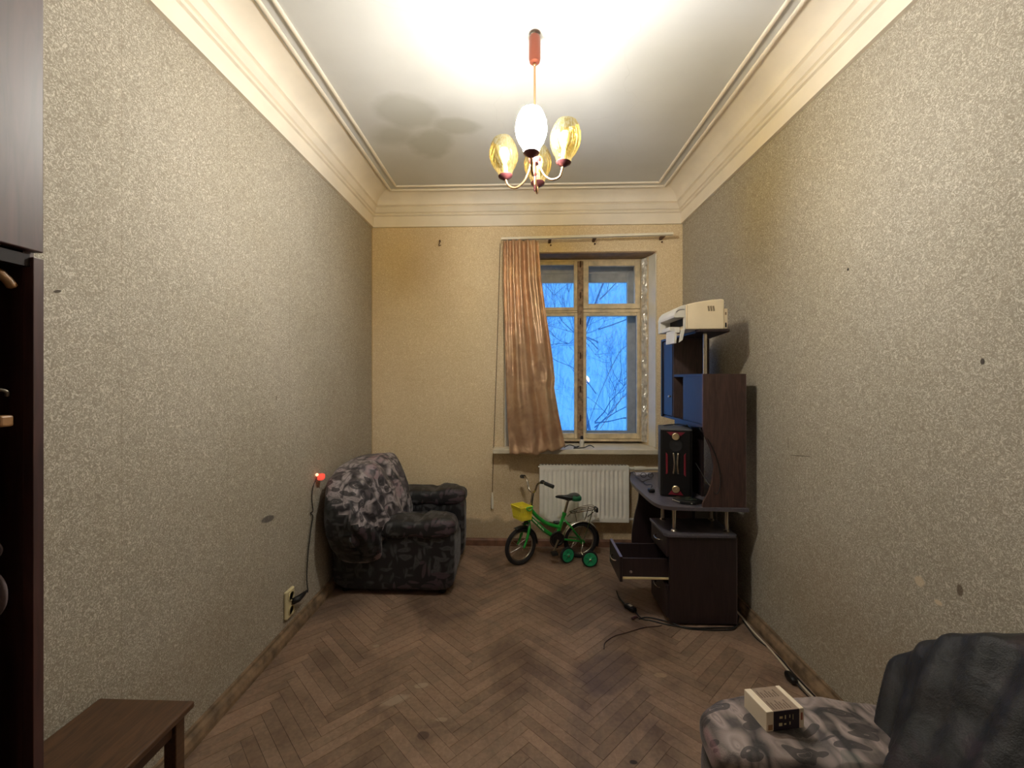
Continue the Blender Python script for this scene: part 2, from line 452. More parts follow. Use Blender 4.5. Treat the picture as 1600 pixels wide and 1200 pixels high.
for j in range(-6, 7):
    for k in range(-60, 110):
        for typ in (0, 1):
            if typ == 0: p0, p1, q0, q1 = 0, L, 0, W
            else: p0, p1, q0, q1 = L, L+W, W-L, W
            a = k*W + j*L; b = k*W - j*L
            r = [(p0+a+GAP, q0+b+GAP), (p1+a-GAP, q0+b+GAP), (p1+a-GAP, q1+b-GAP), (p0+a+GAP, q1+b-GAP)]
            poly = [((p-q)*s2+X0, (p+q)*s2+Y0) for p, q in r]
            cx = sum(p[0] for p in poly)/4; cy = sum(p[1] for p in poly)/4
            if cx < XL-.3 or cx > XR+.3 or cy < YB-.3 or cy > YF+.3: continue
            full = all(XL < x < XR and YB < y < YF for x, y in poly)
            cp = poly if full else clip(poly, XL+.001, XR-.001, YB+.001, YF-.001)
            if len(cp) < 3: continue
            ar = abs(sum(cp[i-1][0]*cp[i][1]-cp[i][0]*cp[i-1][1] for i in range(len(cp))))/2
            if ar < 2e-4: continue
            planks.append((cx, cy, typ, full, cp, ar))
vis = sorted([p for p in planks if 1.55 < p[1] and p[5] > .006 and -1.25 < p[0] < 1.3], key=lambda p: p[1])[:300]
vis_ids = set(id(p) for p in vis)
plank_mesh = {}
for p in vis:
    cx, cy, typ, full, cp, ar = p
    h = rnd.uniform(-.0009, 0)
    if full and typ in plank_mesh:
        o = bpy.data.objects.new('plank', plank_mesh[typ]); COL.objects.link(o)
        o.parent = fl; o.location = (cx, cy, h)
    else:
        mb = MB().prism([(x-cx, y-cy) for x, y in cp], -.016, 0)
        o = obj('plank', mb, m_plank, fl, local=True, origin=(0, 0, 0)); o.location = (cx, cy, h)
        if full: plank_mesh[typ] = o.data
rest = MB()
for p in planks:
    if id(p) in vis_ids: continue
    h = rnd.uniform(-.0009, 0)
    rest.prism(p[4], -.016, h)
o = obj('parquet_planks', rest, m_planks, fl, local=True, origin=(0, 0, 0)); o['kind'] = 'stuff'

# ---- baseboards
m_base = simple('old_baseboard', (124, 102, 78), .6, var=.55, vscale=16, bump=.5, bscale=50)
m_base2 = simple('far_baseboard', (118, 82, 62), .6, var=.35, vscale=12, bump=.4, bscale=50)
bp = [(0, 0), (.034, 0), (.034, .02), (.026, .045), (.014, .06), (.012, .072), (0, .074)]
struct(obj('baseboard_left', MB().prism([(XL+a, b) for a, b in bp], YB, YF, 'y'), m_base, smooth=False))
struct(obj('baseboard_right', MB().prism([(XR-a, b) for a, b in bp], YB, YF, 'y'), m_base))
struct(obj('baseboard_far', MB().prism([(YF-a, b) for a, b in [(0, 0), (.024, 0), (.024, .05), (.012, .062), (0, .064)]], XL+.034, XR-.034, 'x'), m_base2))
# pale wallpaper edge strip in the left corner
struct(obj('trim_7', B(XL, XL+.006, YF-.006, YF, .07, 2.93), simple('corner_strip', (200, 172, 128), .7)))

# ------------------------------------------------------------------ window
win = struct(empty('window_1', (.57, YI, .9)))
def glass_mat(name, film):
    t = NT(name); t.t.nodes.remove(t.b); v = t.coord()
    tr = t.n('ShaderNodeBsdfTransparent'); gl = t.n('ShaderNodeBsdfGlossy'); gl.inputs['Roughness'].default_value = .03
    fr = t.n('ShaderNodeFresnel'); fr.inputs['IOR'].default_value = 1.35
    mx = t.n('ShaderNodeMixShader')
    tr.inputs[0].default_value = (.97, .98, .99, 1)
    t.l(fr.outputs[0], mx.inputs[0]); t.l(tr.outputs[0], mx.inputs[1]); t.l(gl.outputs[0], mx.inputs[2])
    o = mx.outputs[0]
    if film:
        # cling film taped over the outer pane: milky, wrinkled
        mp = t.n('ShaderNodeMapping'); mp.inputs['Rotation'].default_value = (0, R(35), 0); mp.inputs['Scale'].default_value = (3.2, 1, .8)
        t.l(v, mp.inputs[0])
        wr = t.noise(mp.outputs[0], 9, 4, 1.4, .6)
        ridge = t.ramp(t.math('ABSOLUTE', t.math('SUBTRACT', wr, .5)), [(0, (.34,)*3), (.02, (.12,)*3), (.3, (.06,)*3)])
        cells = t.noise(v, 48, 3, 1.5)
        fac = t.math('ADD', ridge, t.math('MULTIPLY', t.math('GREATER_THAN', cells, .66), .10))
        tl = t.n('ShaderNodeBsdfTranslucent'); tl.inputs[0].default_value = (.75, .88, 1, 1)
        tr2 = t.n('ShaderNodeBsdfTransparent')
        dk = t.ramp(t.noise(mp.outputs[0], 5, 5, 2), [(.3, (.72, .80, .90)), (.55, (1, 1, 1))]); t.l(dk, tr2.inputs[0])
        m2 = t.n('ShaderNodeMixShader'); t.l(fac, m2.inputs[0]); t.l(tr2.outputs[0], m2.inputs[1]); t.l(tl.outputs[0], m2.inputs[2])
        m3 = t.n('ShaderNodeMixShader'); m3.inputs[0].default_value = .02
        t.l(m2.outputs[0], m3.inputs[1]); t.l(gl.outputs[0], m3.inputs[2]); gl.inputs['Roughness'].default_value = .2
        o = m3.outputs[0]
    t.l(o, t.out.inputs['Surface']); return t.m
m_glass, m_film = glass_mat('window_glass', False), glass_mat('film_covered_glass', True)
Y1, Y2 = YI, YI+.045
fx0, fx1, fz0, fz1 = -.03, 1.17, .925, 2.69
fr = rect_strip(fx0, fx1, fz0, fz1, .028, Y1+.004, Y2+.02)
frm = MB()
def yz(mb):   # swap to stand upright: (x, z, y) -> (x, y, z)
    q = MB(); q.v = [(p[0], p[2], p[1]) for p in mb.v]; q.f = mb.f; return q
fo = obj('window_frame', yz(fr), m_window, win, bevel=.004)
obj('mullion', B(.545, .600, Y1-.012, Y2+.02, fz0+.028, fz1-.028), simple('peeling_mullion_paint', (150, 122, 92), .6, var=.5, vscale=30, bump=.6, bscale=60), win, bevel=.008)
def sash(x0, x1, z0, z1, wd, name='sash', bot=None, y0=Y1-.006, y1=Y1+.034, mat=m_window):
    mb = MB(); b = bot or wd
    mb.box(x0, x0+wd, y0, y1, z0, z1).box(x1-wd, x1, y0, y1, z0, z1)
    mb.box(x0+wd, x1-wd, y0+.002, y1, z0, z0+b).box(x0+wd, x1-wd, y0+.002, y1, z1-wd, z1)
    return obj(name, mb, mat, win, bevel=.004)
def pane(x0, x1, z0, z1, par, y=Y1+.015, mat=m_glass, name='pane'):
    return obj(name, B(x0, x1, y, y+.004, z0, z1), mat, par)
ZT = 2.178      # transom height
for (a, b) in ((-.002, .545), (.600, 1.142)):
    right = a > .3
    s_ = sash(a, b, .953, ZT-.014, .030, bot=.05)
    pane(a+.03, b-.03, 1.003, ZT-.044, s_)
    t_ = obj('transom', B(a, b, Y1-.004, Y2, ZT-.012, ZT+.020 if right else ZT+.004), m_window, win, bevel=.004)
    s2_ = sash(a, b, ZT+(.022 if right else .006), fz1-.028, .05 if right else .034, 'vent_sash', y0=Y1-(.014 if right else .004))
    pane(a+.04, b-.04, ZT+.06, fz1-.07, s2_)
# outer window
OY = YI+.20
orr = yz(rect_strip(fx0, fx1, fz0-.02, fz1, .10, OY, OY+.05))
of = obj('outer_frame', orr, m_window2, win, bevel=.004)
obj('outer_mullion', B(.545, .62, OY-.004, OY+.05, fz0+.08, fz1-.10), m_window2, win, bevel=.005)
obj('outer_head_board', B(fx0+.1, fx1-.1, OY+.004, OY+.045, 2.50, 2.60), m_window2, win)
for (a, b) in ((.07, .545), (.62, 1.07)):
    obj('outer_transom', B(a, b, OY+.002, OY+.045, ZT-.02, ZT+.025), m_window2, win, bevel=.004)
    op = pane(a, b, fz0+.06, ZT-.02, win, OY+.025, m_film, 'outer_pane')
    op2 = pane(a, b, ZT+.025, 2.52, win, OY+.025, m_film, 'outer_pane')
# crack across the outer pane and tape lines
m_crack = simple('crack_line', (30, 60, 110), .4)
obj('glass_crack', MB().tube(spline([(.664, OY+.022, .99), (.70, OY+.022, 1.12), (.83, OY+.022, 1.45), (.98, OY+.022, 1.77), (1.062, OY+.022, 1.86)], 4), .0022, 5), m_crack, win, label='dark diagonal crack in the lower right pane')
obj('tape_strip', MB().tube([(.80, OY+.02, 1.02), (1.02, OY+.02, 1.33), (1.065, OY+.02, 1.36)], .003, 5), simple('pale_tape', (190, 205, 235), .5), win)
obj('tape_strip', MB().tube([(.315, OY+.02, 1.20), (.315, OY+.02, 1.42), (.38, OY+.02, 1.42)], .0022, 5), MATS['pale_tape'], win)
obj('tape_strip', MB().tube([(.315, OY+.02, 1.28), (.39, OY+.02, 1.28)], .002, 5), MATS['pale_tape'], win)
# box between the frames (dark wood lining)
ln = MB(); ln.box(fx0, fx0+.02, Y2+.02, OY, fz0, fz1).box(fx1-.02, fx1, Y2+.02, OY, fz0, fz1).box(fx0+.02, fx1-.02, Y2+.02, OY, fz1-.02, fz1).box(fx0+.02, fx1-.02, Y2+.02, OY, fz0-.02, fz0+.01)
obj('frame_lining', ln, simple('lining_paint', (150, 138, 126), .6, var=.2), win)
# hinges, latch
m_rust = simple('rusty_iron', (92, 62, 46), .6, metal=.4, var=.4)
for z in (1.12, 1.40, 1.72, 2.05, 2.3, 2.6):
    obj('hinge', MB().lathe([(.006, 0), (.008, .01), (.008, .05), (.006, .06)], (.572, Y1-.016, z), 8), m_rust, win, smooth='auto')
# foil-backed insulation along the right of the frame and the white reveal board
fb = MB()
def foil(u, v_):
    z = .93+v_*1.74
    x = 1.150+u*.062; y = 4.165+.045*(1-u)*1 - .02*math.sin(u*math.pi)
    n1 = noise.noise(Vector((u*3, v_*22, 3)))*.018+noise.noise(Vector((u*9, v_*60, 8)))*.009
    return (x+n1*.5, y+n1-.012, z)
fb.grid(foil, 10, 130)
t = NT('crumpled_foil'); t.col(t.ramp(t.noise(t.coord(), 25, 3), [(.3, lin((196, 186, 168))), (.7, lin((244, 240, 230)))]))
t.b.inputs['Metallic'].default_value = .45; t.b.inputs['Roughness'].default_value = .3
obj('foil_insulation', fb, t.m, win, solid=.0012, label='crumpled silver foil insulation')
obj('reveal_board', MB().prism([(1.205, 4.12), (1.232, 4.004), (1.222, 4.002), (1.195, 4.12)], .905, 2.67), m_white, win)
obj('reveal_board', MB().prism([(-.150, 4.004), (-.142, 4.002), (-.06, 4.14), (-.068, 4.142)], .905, 2.67), m_white, win)
obj('reveal_head', B(ox0+.02, ox1-.02, 4.003, YI-.005, 2.678, 2.689), m_reveal, win)
sill = obj('window_sill', MB().prism([(-.25, 3.862), (1.205, 3.862), (1.205, 3.998), (1.228, 3.999), (1.162, 4.245), (-.025, 4.245), (-.155, 3.999), (-.25, 3.998)], .862, .905),
           simple('sill_paint', (216, 204, 178), .5, var=.12, vscale=9, bump=.3, bscale=60), win, bevel=.006)

# outdoors: bare trees and a street lamp
def bare_tree(loc, h, seed, label):
    r_ = random.Random(seed); e = empty('bare_tree', loc, label, 'tree')
    tr, br = MB(), MB()
    base = Vector(loc)
    tp = [base+Vector((r_.uniform(-.1, .1)*k, r_.uniform(-.1, .1)*k, h*k/6)) for k in range(7)]
    tr.tube(tp, [.07-.009*k for k in range(7)], 8)
    def grow(p, d, ln_, rad, dep):
        q = p; pts = [p]
        for _ in range(6):
            d = (d+Vector((r_.uniform(-.4, .4), r_.uniform(-.3, .3), r_.uniform(-.25, .35)))).normalized()
            q = q+d*ln_/6; pts.append(q)
        br.tube(pts, [rad, rad*.85, rad*.7, rad*.55, rad*.4, rad*.25, rad*.1], 4, caps=False)
        if dep:
            for _ in range(5):
                a = r_.choice(pts[1:])
                dd = (d+Vector((r_.uniform(-1, 1), r_.uniform(-.8, .8), r_.uniform(-.3, .8)))*.9).normalized()
                grow(a, dd, ln_*.62, rad*.5, dep-1)
    for k in range(13):
        f = r_.uniform(.35, 1); p = tp[0].lerp(tp[6], f)
        an = r_.uniform(0, 6.28)
        grow(p, Vector((math.cos(an), math.sin(an), r_.uniform(.2, .9))).normalized(), h*.26, .022, 3)
    m = simple('bark', (64, 84, 118), .9)
    obj('trunk', tr, m, e, smooth=True); o = obj('branches', br, m, e); o['kind'] = 'stuff'
bare_tree((2.2, 14, -4), 10.5, 3, 'bare tree outside behind the right hand lower window pane')
bare_tree((-.2, 25, -4), 14, 11, 'bare tree outside seen beside the curtain through the left pane')
sl = empty('street_lamp', (3.35, 22.5, -4), 'small lit street lamp outside seen low through the window by the mullion', 'street lamp')
obj('pole', MB().tube([(3.35, 22.5, -4), (3.35, 22.5, 1.25)], [.06, .04], 8), simple('lamp_pole_paint', (40, 60, 90), .6), sl)
t = NT('street_lamp_glow'); t.b.inputs['Emission Color'].default_value = (1, .72, .5, 1); t.b.inputs['Emission Strength'].default_value = 2.2
obj('lamp_globe', MB().lathe([(.0, 0), (.11, .03), (.19, .16), (.16, .3), (.06, .4), (0, .42)], (3.35, 22.5, 1.22), 14), t.m, sl, smooth=True)

# ------------------------------------------------------------------ curtain rail, curtain, cord
m_rail = simple('cream_plastic', (236, 226, 204), .4)
rl = empty('curtain_rail', (.58, 3.87, 2.78), 'long cream curtain rail above the window, tilting up to the right', 'curtain rail')
ra = Vector((-.177, 3.868, 2.772)); rb_ = Vector((1.332, 3.868, 2.800)); dv = rb_-ra
mb = MB(); mb.box(0, dv.length, -.02, .02, -.011, .011)
rot = Matrix.Rotation(-math.atan2(dv.z, dv.x), 3, 'Y')
mb.v = [tuple(rot @ Vector(p)+ra) for p in mb.v]
obj('rail', mb, m_rail, rl, bevel=.004)
for x in (.02, .26, .66, 1.265):
    z = 2.772+(x+.177)*.0186
    obj('bracket', B(x-.012, x+.012, 3.885, 3.999, z-.012, z+.014), m_rust, rl, bevel=.003)
    obj('screw', MB().lathe([(.008, 0), (.008, .006), (.003, .012)], (x+.012, 3.992, z-.03), 8, (0, -1, 0)), m_rust, rl)
def px2x(px): return -.177+(px-783)*.00564
def px2z(py): return 2.774-(py-374)*.00571
edgeL = [(383, 787), (440, 787), (560, 790), (610, 792), (650, 794), (707, 799)]
edgeR = [(383, 842), (440, 846), (490, 853), (560, 864), (592, 868), (606, 867), (650, 875), (699, 885)]
def interp(tab, y):
    for (a, b), (c_, d) in zip(tab, tab[1:]):
        if y <= c_: return b+(d-b)*(y-a)/(c_-a)
    return tab[-1][1]
def curtain(u, v_):
    yb = 707-10*max(0, (u-.35)/.65)**1.3 + 1.5*math.sin(u*17)
    py = 379+(yb-379)*v_
    xl, xr = interp(edgeL, py), interp(edgeR, py)
    # gathered folds: tight at the top, broad and soft below
    uu = u + .02*math.sin(7*u+5*v_)*v_
    x = xl+(xr-xl)*uu
    fa = .024*math.sin(2*math.pi*(5.6*u+.25*v_)+1.2*math.sin(5*u))*(1-.80*v_) + .034*math.sin(2*math.pi*(2.3*u-.1+.12*v_)+.8*math.sin(9*u))*(.45+.55*v_)
    wr = noise.noise(Vector((u*5+v_*1.5, v_*6, 2.2)))*.034*v_ + noise.noise(Vector((u*13, v_*15, 6)))*.011*(.2+v_)
    hem = -.012*math.exp(-((v_-1)/.03)**2)
    Yc = 3.822 - .012*v_ + .75*fa + wr*.7 + hem
    Yc = min(Yc, 3.851)
    return (px2x(x)+.0, Yc, px2z(py)+.004*math.sin(u*40)*(v_ > .97))
mb = MB().grid(curtain, 90, 120)
t = NT('bronze_satin'); v = t.coord()
c = t.ramp(t.noise(v, 7, 4, 1.5), [(.3, lin((186, 148, 118))), (.6, lin((206, 170, 134))), (.8, lin((228, 198, 154)))])
c = t.mark(c, v, (.24-.09, 0, .55), (.05, .2, .3), lin((200, 178, 140)), .4, (0, 0, 0), 1.0, 14)
t.col(c); t.b.inputs['Roughness'].default_value = .33; t.b.inputs['Metallic'].default_value = .55
t.b.inputs['Specular IOR Level'].default_value = .9
t.bump(t.noise(v, 9, 3, .8), .5, .014)
ct = obj('curtain', mb, t.m, smooth=True, solid=.0016)
tag(ct, 'bronze satin curtain bunched over the left half of the window, hem on the sill', 'curtain')
cc = empty('pull_cord', (-.26, 3.97, .34), 'thin cord with a pale pull hanging on the far wall left of the curtain', 'cord')
obj('cord', MB().tube(spline([(-.190, 3.985, 2.77), (-.215, 3.985, 1.9), (-.243, 3.990, 1.1), (-.252, 3.985, .85), (-.262, 3.985, .49)], 5), .0032, 6), simple('dirty_string', (120, 98, 72), .8), cc)
obj('pull', MB().lathe([(.004, 0), (.012, .008), (.014, .06), (.008, .15), (.004, .155)], (-.262, 3.975, .335), 12), m_rail, cc, smooth='auto')

hk = empty('wall_hook', (-.745, 3.99, 2.76), 'small dark iron hook on the far wall below the cornice', 'hook')
obj('nail', MB().tube([(-.745, 3.999, 2.80), (-.745, 3.975, 2.80), (-.745, 3.968, 2.79)], .006, 6), m_rust, hk)
obj('hook', MB().tube(spline([(-.745, 3.985, 2.80), (-.747, 3.975, 2.775), (-.752, 3.97, 2.756), (-.745, 3.965, 2.748), (-.735, 3.967, 2.756)], 4), .004, 6), m_rust, hk, smooth=True)

# ------------------------------------------------------------------ things on the sill
bt = empty('bottle', (.552, 3.97, .906), 'tiny white bottle with a dark cap on the sill at the mullion', 'bottle')
obj('body', MB().lathe([(.018, 0), (.021, .004), (.021, .062), (.016, .072), (.010, .076)], (.552, 3.97, .906), 14), m_white, bt, smooth='auto')
obj('cap', MB().lathe([(.013, 0), (.014, .004), (.013, .026), (.010, .03)], (.552, 3.97, .981), 12), simple('dark_plastic', (28, 28, 32), .4), bt, smooth='auto')
wc = obj('sill_wire', MB().tube(spline([(.39, 3.95, .91), (.44, 3.93, .935), (.50, 3.95, .912), (.52, 3.92, .925), (.47, 3.91, .91), (.56, 3.92, .912), (.62, 3.94, .93), (.66, 3.96, .91)], 5), .004, 6), MATS['dark_plastic'], smooth=True)
tag(wc, 'tangled black wire lying on the window sill around the tiny bottle', 'wire')

# ------------------------------------------------------------------ radiator
rd = empty('radiator', (.56, 3.93, .25), 'white steel panel radiator on the far wall under the window', 'radiator')
m_rad = simple('radiator_enamel', (250, 245, 232), .38, coat=.15)
x0, x1, z0, z1 = .166, .957, .255, .757
def radf(u, v_):
    x = x0+.004+(x1-x0-.008)*u; z = z0+.004+(z1-z0-.008)*v_
    d = 0
    if .07 < v_ < .93 and .03 < u < .97:
        ph = (u-.03)/.94*19
        s_ = .5-.5*math.cos(2*math.pi*ph)
        e = min(1, (v_-.07)/.03, (.93-v_)/.03)
        d = s_*e*.010
    return (x, 3.888+d, z)
obj('front_panel', MB().grid(radf, 19*10, 40), m_rad, rd, smooth=True)
obj('casing', B(x0, x1, 3.8885+.012, 3.955, z0, z1), m_rad, rd, bevel=.006)
eg = MB(); eg.box(x0, x0+.006, 3.887, 3.91, z0, z1).box(x1-.006, x1, 3.887, 3.91, z0, z1).box(x0+.006, x1-.006, 3.887, 3.91, z0, z0+.006).box(x0+.006, x1-.006, 3.887, 3.91, z1-.006, z1)
obj('rim', eg, m_rad, rd, bevel=.002)
gm = MB()
for k in range(26):
    gx = x0+.02+k*.0295; gm.box(gx, gx+.018, 3.905, 3.948, z1, z1+.002)
obj('top_grille', gm, simple('radiator_slots', (150, 144, 130), .5), rd)
for x in (x0+.08, x1-.08): obj('wall_bracket', B(x-.015, x+.015, 3.955, 3.999, z0+.1, z1-.1), m_rad, rd)
obj('valve', MB().lathe([(.010, 0), (.014, .004), (.014, .05), (.020, .055), (.022, .12), (.018, .15), (.014, .155), (.014, .28)], (.957, 3.925, .727), 14, (1, 0, 0)), m_white, rd, smooth='auto', label='white radiator valve with pipe')
obj('pipe', MB().tube([(.957, 3.925, .275), (1.06, 3.925, .275), (1.12, 3.95, .275), (1.24, 3.95, .275)], .011, 10), m_white, rd, smooth=True)
obj('pipe', MB().tube([(1.24, 3.95, .27), (1.24, 3.95, .73)], .013, 10), m_white, rd, smooth=True)
obj('bleed_screw', MB().lathe([(.006, 0), (.006, .012), (.003, .014)], (x0, 3.92, z1-.02), 8, (-1, 0, 0)), simple('steel', (170, 165, 155), .3, metal=.9), rd)

# ------------------------------------------------------------------ armchairs
def make_armchair(loc, rz, label, fab, fab_back, half, back_half, seed, arm_dz=(0, 0), back_e=2.5, back_h=.93, pad=None, back_y=0, slope=.35):
    e = empty('armchair', loc, label, 'armchair', rz=rz)
    sd = seed
    def nn(w, s_, a): return noise.noise(Vector((w.x*s_+sd, w.y*s_, w.z*s_)))*a
    def wrinkle(a=.010, g=0):
        def f(w, q):
            d = nn(w, 5, a)+nn(w, 13, a*.5)
            return w + Vector((q.x, q.y, q.z)).normalized()*d
        return f
    # base body
    obj('base', MB().blob((.44, 0, .215), (.42, half-.03, .165), 9, 16, wrinkle(.006)), fab, e, local=True, smooth=True)
    # arms: flat upholstered side with a padded roll over it
    for k, s_ in enumerate((-1, 1)):
        dz = arm_dz[k]
        y = s_*(half-.10)
        a = obj('arm', MB().blob((.47, y, .265+dz/2), (.425, .098, .225+dz/2), (10, 8, 10), 16, wrinkle(.006)), fab, e, local=True, smooth=True)
        def roll(w, q):
            d = nn(w, 6, .012)+nn(w, 15, .006)
            g = -.016*math.exp(-((w.x-.10)/.03)**2)*max(0, q.z+.3)   # seam across the pad
            pleat = .005*math.sin(w.x*70+3*q.z)*max(0, -q.z+.2)*(abs(q.y) > .5)
            sag = -.02*max(0, q.z)*(1-q.x)*.5
            return w+Vector((q.x*d*.6, q.y*(d+pleat), q.z*(d+g)+sag))
        obj('arm_pad', MB().blob((.545, y+s_*.004, .475+dz), (.360, .122, .072), (7, 5, 3.4) if pad else (5, 4, 3.2), 26, roll), pad or fab, a, smooth=True, local=True).location = Vector((.545, y+s_*.004, .475+dz-.072)) - Vector(a.location)
    # seat cushion and front skirt
    obj('seat_cushion', MB().blob((.54, 0, .36), (.31, half-.20, .09), 5, 18, wrinkle(.012)), fab, e, local=True, smooth=True)
    obj('front_panel', MB().blob((.84, 0, .19), (.035, half-.20, .14), 6, 12, wrinkle(.005)), fab, e, local=True, smooth=True)
    # backrest: big arched pillow with gathers running down its front
    zc = .52; hz = back_h-zc
    def bdisp(w, q):
        fy = w.y/back_half
        if q.x > 0: w.x *= 1-.80*min(1, abs(fy))**2.6
        else: w.x = -(.235 if slope < .5 else .285)*abs(q.x)**.42
        if w.z < 0: w.z *= 1-.74*min(1, fy*fy)
        elif slope > .5: w.z *= 1-slope*.35*min(1, fy*fy)
        if q.x > 0 and w.z > -.1: w.x *= 1-slope*(w.z+.1)/(hz+.1)
        lift = 0
        fold = 0
        if q.x > -.3:
            conv = w.y/(.35+.65*max(0, (w.z+.42)/.8)+.05)
            fold = (.014*math.sin(conv*27+1.2*math.sin(w.z*7))+.007*math.sin(conv*61+w.z*9))*min(1, (q.x+.3)*1.4)
        d = nn(w, 4, .016)+nn(w, 11, .009)
        lean = -.10*(w.z)                           # leans backwards at the top
        low = -.06*max(0, -q.z)*(1 if q.x > 0 else 0)
        out = w+Vector((q.x, q.y*.6, q.z)).normalized()*(d+fold)
        out.x += lean+low
        cx_ = .26 if slope < .5 else .31
        if out.x + cx_ < .005: out.x = .005-cx_
        return out
    bk = obj('backrest', MB().blob((.26 if slope < .5 else .31, back_y, zc), (.235 if slope < .5 else .285, back_half, hz), (3.2, back_e, back_e), 44, bdisp), fab_back, e, local=True, smooth=True)
    bk.data.materials.append(fab)
    for p_ in bk.data.polygons:
        c_ = p_.center; zz = c_.z+bk.location.z; xx = c_.x+bk.location.x
        if abs(c_.y) > back_half*.62 and zz < .80-.75*xx: p_.material_index = 1
    # outer back shell below the pillow
    obj('back_shell', MB().blob((.10, 0, .36), (.085, half-.005, .33), 7, 16, wrinkle(.008)), fab, e, local=True, smooth=True)
    m_ft = simple('dark_foot', (20, 16, 15), .5)
    for x in (.10, .80):
        for y in (-half+.09, half-.09):
            obj('foot', MB().lathe([(.022, 0), (.028, .01), (.030, .055)], (x, y, 0), 14), m_ft, e, local=True, smooth='auto')
    return e
fabA = fabric('black_leaf_velour', (70, 68, 70), seed=0.3, cover=.2)
fabAb = fabric('grey_leaf_velour', (164, 154, 154), base=(30, 26, 31), mid=(96, 88, 90), seed=1.3, plum=(130, 98, 106), hi=1.6, cover=.8)
fabB = fabric('grey_plum_velour', (112, 100, 98), base=(24, 20, 24), seed=4.1, plum=(96, 56, 66), green=(48, 62, 52), hi=1.3)
fabBp = fabric('pink_grey_velour', (158, 142, 136), base=(48, 44, 44), mid=(116, 104, 100), seed=2.6, plum=(134, 94, 102), green=(76, 90, 82), hi=1.3, cover=.8)
fabBb = fabric('dark_plum_velour', (34, 30, 31), base=(12, 10, 12), seed=6.7, plum=(40, 22, 30), green=(22, 26, 24), hi=.2, cover=.3)
ch1 = make_armchair((-1.365, 3.40, 0), 0, 'dark velour armchair with grey leaf pattern in the far left corner', fabA, fabAb, .375, .56, 1.0, (0, .07), 2.7, .92, back_y=-.06)
ch2 = make_armchair((1.425, .955, 0), math.pi, 'dark plum velour armchair cut off by the frame at the lower right', fabB, fabBb, .385, .43, 9.0, (.025, .025), 1.8, .96, pad=fabBp, slope=.8)

# red night light + cord down to the socket
nl = empty('night_light', (-1.345, 2.83, .84), 'small glowing red light on the wall beside the corner armchair back', 'light')
t = NT('red_glow'); t.b.inputs['Base Color'].default_value = (.8, .03, .02, 1); t.b.inputs['Emission Color'].default_value = (1, .12, .07, 1); t.b.inputs['Emission Strength'].default_value = .7
t2 = NT('orange_glow'); t2.b.inputs['Emission Color'].default_value = (1, .55, .3, 1); t2.b.inputs['Emission Strength'].default_value = 1.5
obj('lamp_body', MB().blob((-1.352, 2.90, .868), (.022, .028, .022), 3, 8), t.m, nl, smooth=True)
obj('lamp_tip', MB().blob((-1.368, 2.875, .888), (.010, .012, .010), 2, 6), t2.m, nl, smooth=True)
m_cab = simple('black_cable', (22, 20, 20), .5)
so = empty('wall_socket', (XL, 2.537, .12), 'yellowed double socket on the left wall above the baseboard', 'socket')
m_sock = simple('yellowed_plastic', (214, 200, 158), .4)
obj('plate', B(XL, XL+.022, 2.490, 2.582, .120, .286), m_sock, so, bevel=.010, seg=3)
for z in (.162, .244):
    obj('outlet', MB().lathe([(.030, 0), (.030, .006), (.026, .008), (.024, .002), (.0, .002)], (XL+.020, 2.536, z), 18, (1, 0, 0)), simple('socket_face', (190, 172, 128), .4), so, smooth='auto')
pc = empty('plug_cable', (-1.36, 2.57, .2), 'thin black cable plugged in the wall socket, rising behind the armchair', 'cable')
obj('plug', MB().tube([(-1.354, 2.540, .210), (-1.335, 2.57, .212), (-1.33, 2.62, .214), (-1.33, 2.66, .216)], [.019, .019, .013, .006], 10), m_cab, pc, smooth=True)
obj('cable', MB().tube(spline([(-1.33, 2.66, .216), (-1.345, 2.705, .19), (-1.365, 2.73, .26), (-1.372, 2.76, .40), (-1.372, 2.80, .55), (-1.374, 2.83, .62), (-1.374, 2.80, .655), (-1.374, 2.83, .66), (-1.374, 2.815, .75), (-1.372, 2.83, .82), (-1.368, 2.88, .872)], 6), .0034, 6), m_cab, pc, smooth=True)

# ------------------------------------------------------------------ cardboard-like box on the armrest
m_box = simple('box_card', (238, 222, 198), .6)
m_dark = simple('box_print_dark', (44, 32, 44), .45)
m_rib = simple('box_print_grey', (150, 130, 112), .6, var=.12, vscale=60)
bx = empty('box', (.716, 1.262, .572), 'small white box with a dark printed face lying on the armrest', 'box', rz=R(10))
wx, dy_, hz_ = .056, .044, .056
obj('carton', B(-wx, wx, -dy_, dy_, .004, hz_), m_box, bx, local=True, bevel=.002)
obj('end_cap', B(-wx-.001, -wx+.020, -dy_-.001, dy_+.001, .003, hz_+.0015), m_box, bx, local=True, bevel=.002)
obj('end_cap', B(wx-.013, wx+.001, -dy_-.001, dy_+.001, .003, hz_+.0015), m_box, bx, local=True, bevel=.002)
obj('printed_face', B(-wx+.021, wx-.014, -dy_-.0012, -dy_+.001, .004, hz_), m_dark, bx, local=True)
obj('printed_top', B(-wx+.021, wx-.014, -dy_, dy_, hz_-.001, hz_+.0008), m_rib, bx, local=True)
pr = MB()
for i, (px_, pz_, pw, ph) in enumerate([(-.018, .036, .009, .006), (-.020, .016, .010, .008), (-.002, .034, .003, .010), (-.004, .018, .006, .004), (.012, .036, .002, .008), (.012, .017, .003, .008), (.022, .030, .0015, .014)]):
    pr.box(px_, px_+pw, -dy_-.0018, -dy_-.001, pz_, pz_+ph)
obj('icons', pr, simple('pale_ink', (214, 200, 150), .5), bx, local=True)
pr = MB()
for i in range(7):
    for q in range(2):
        xx = -wx+.026+i*.0085; pr.box(xx, xx+.0035, -dy_+.006+q*.044, -dy_+.036+q*.040-(i % 3)*.006, hz_+.0008, hz_+.0014)
obj('small_print', pr, simple('brown_ink', (112, 92, 78), .6), bx, local=True)
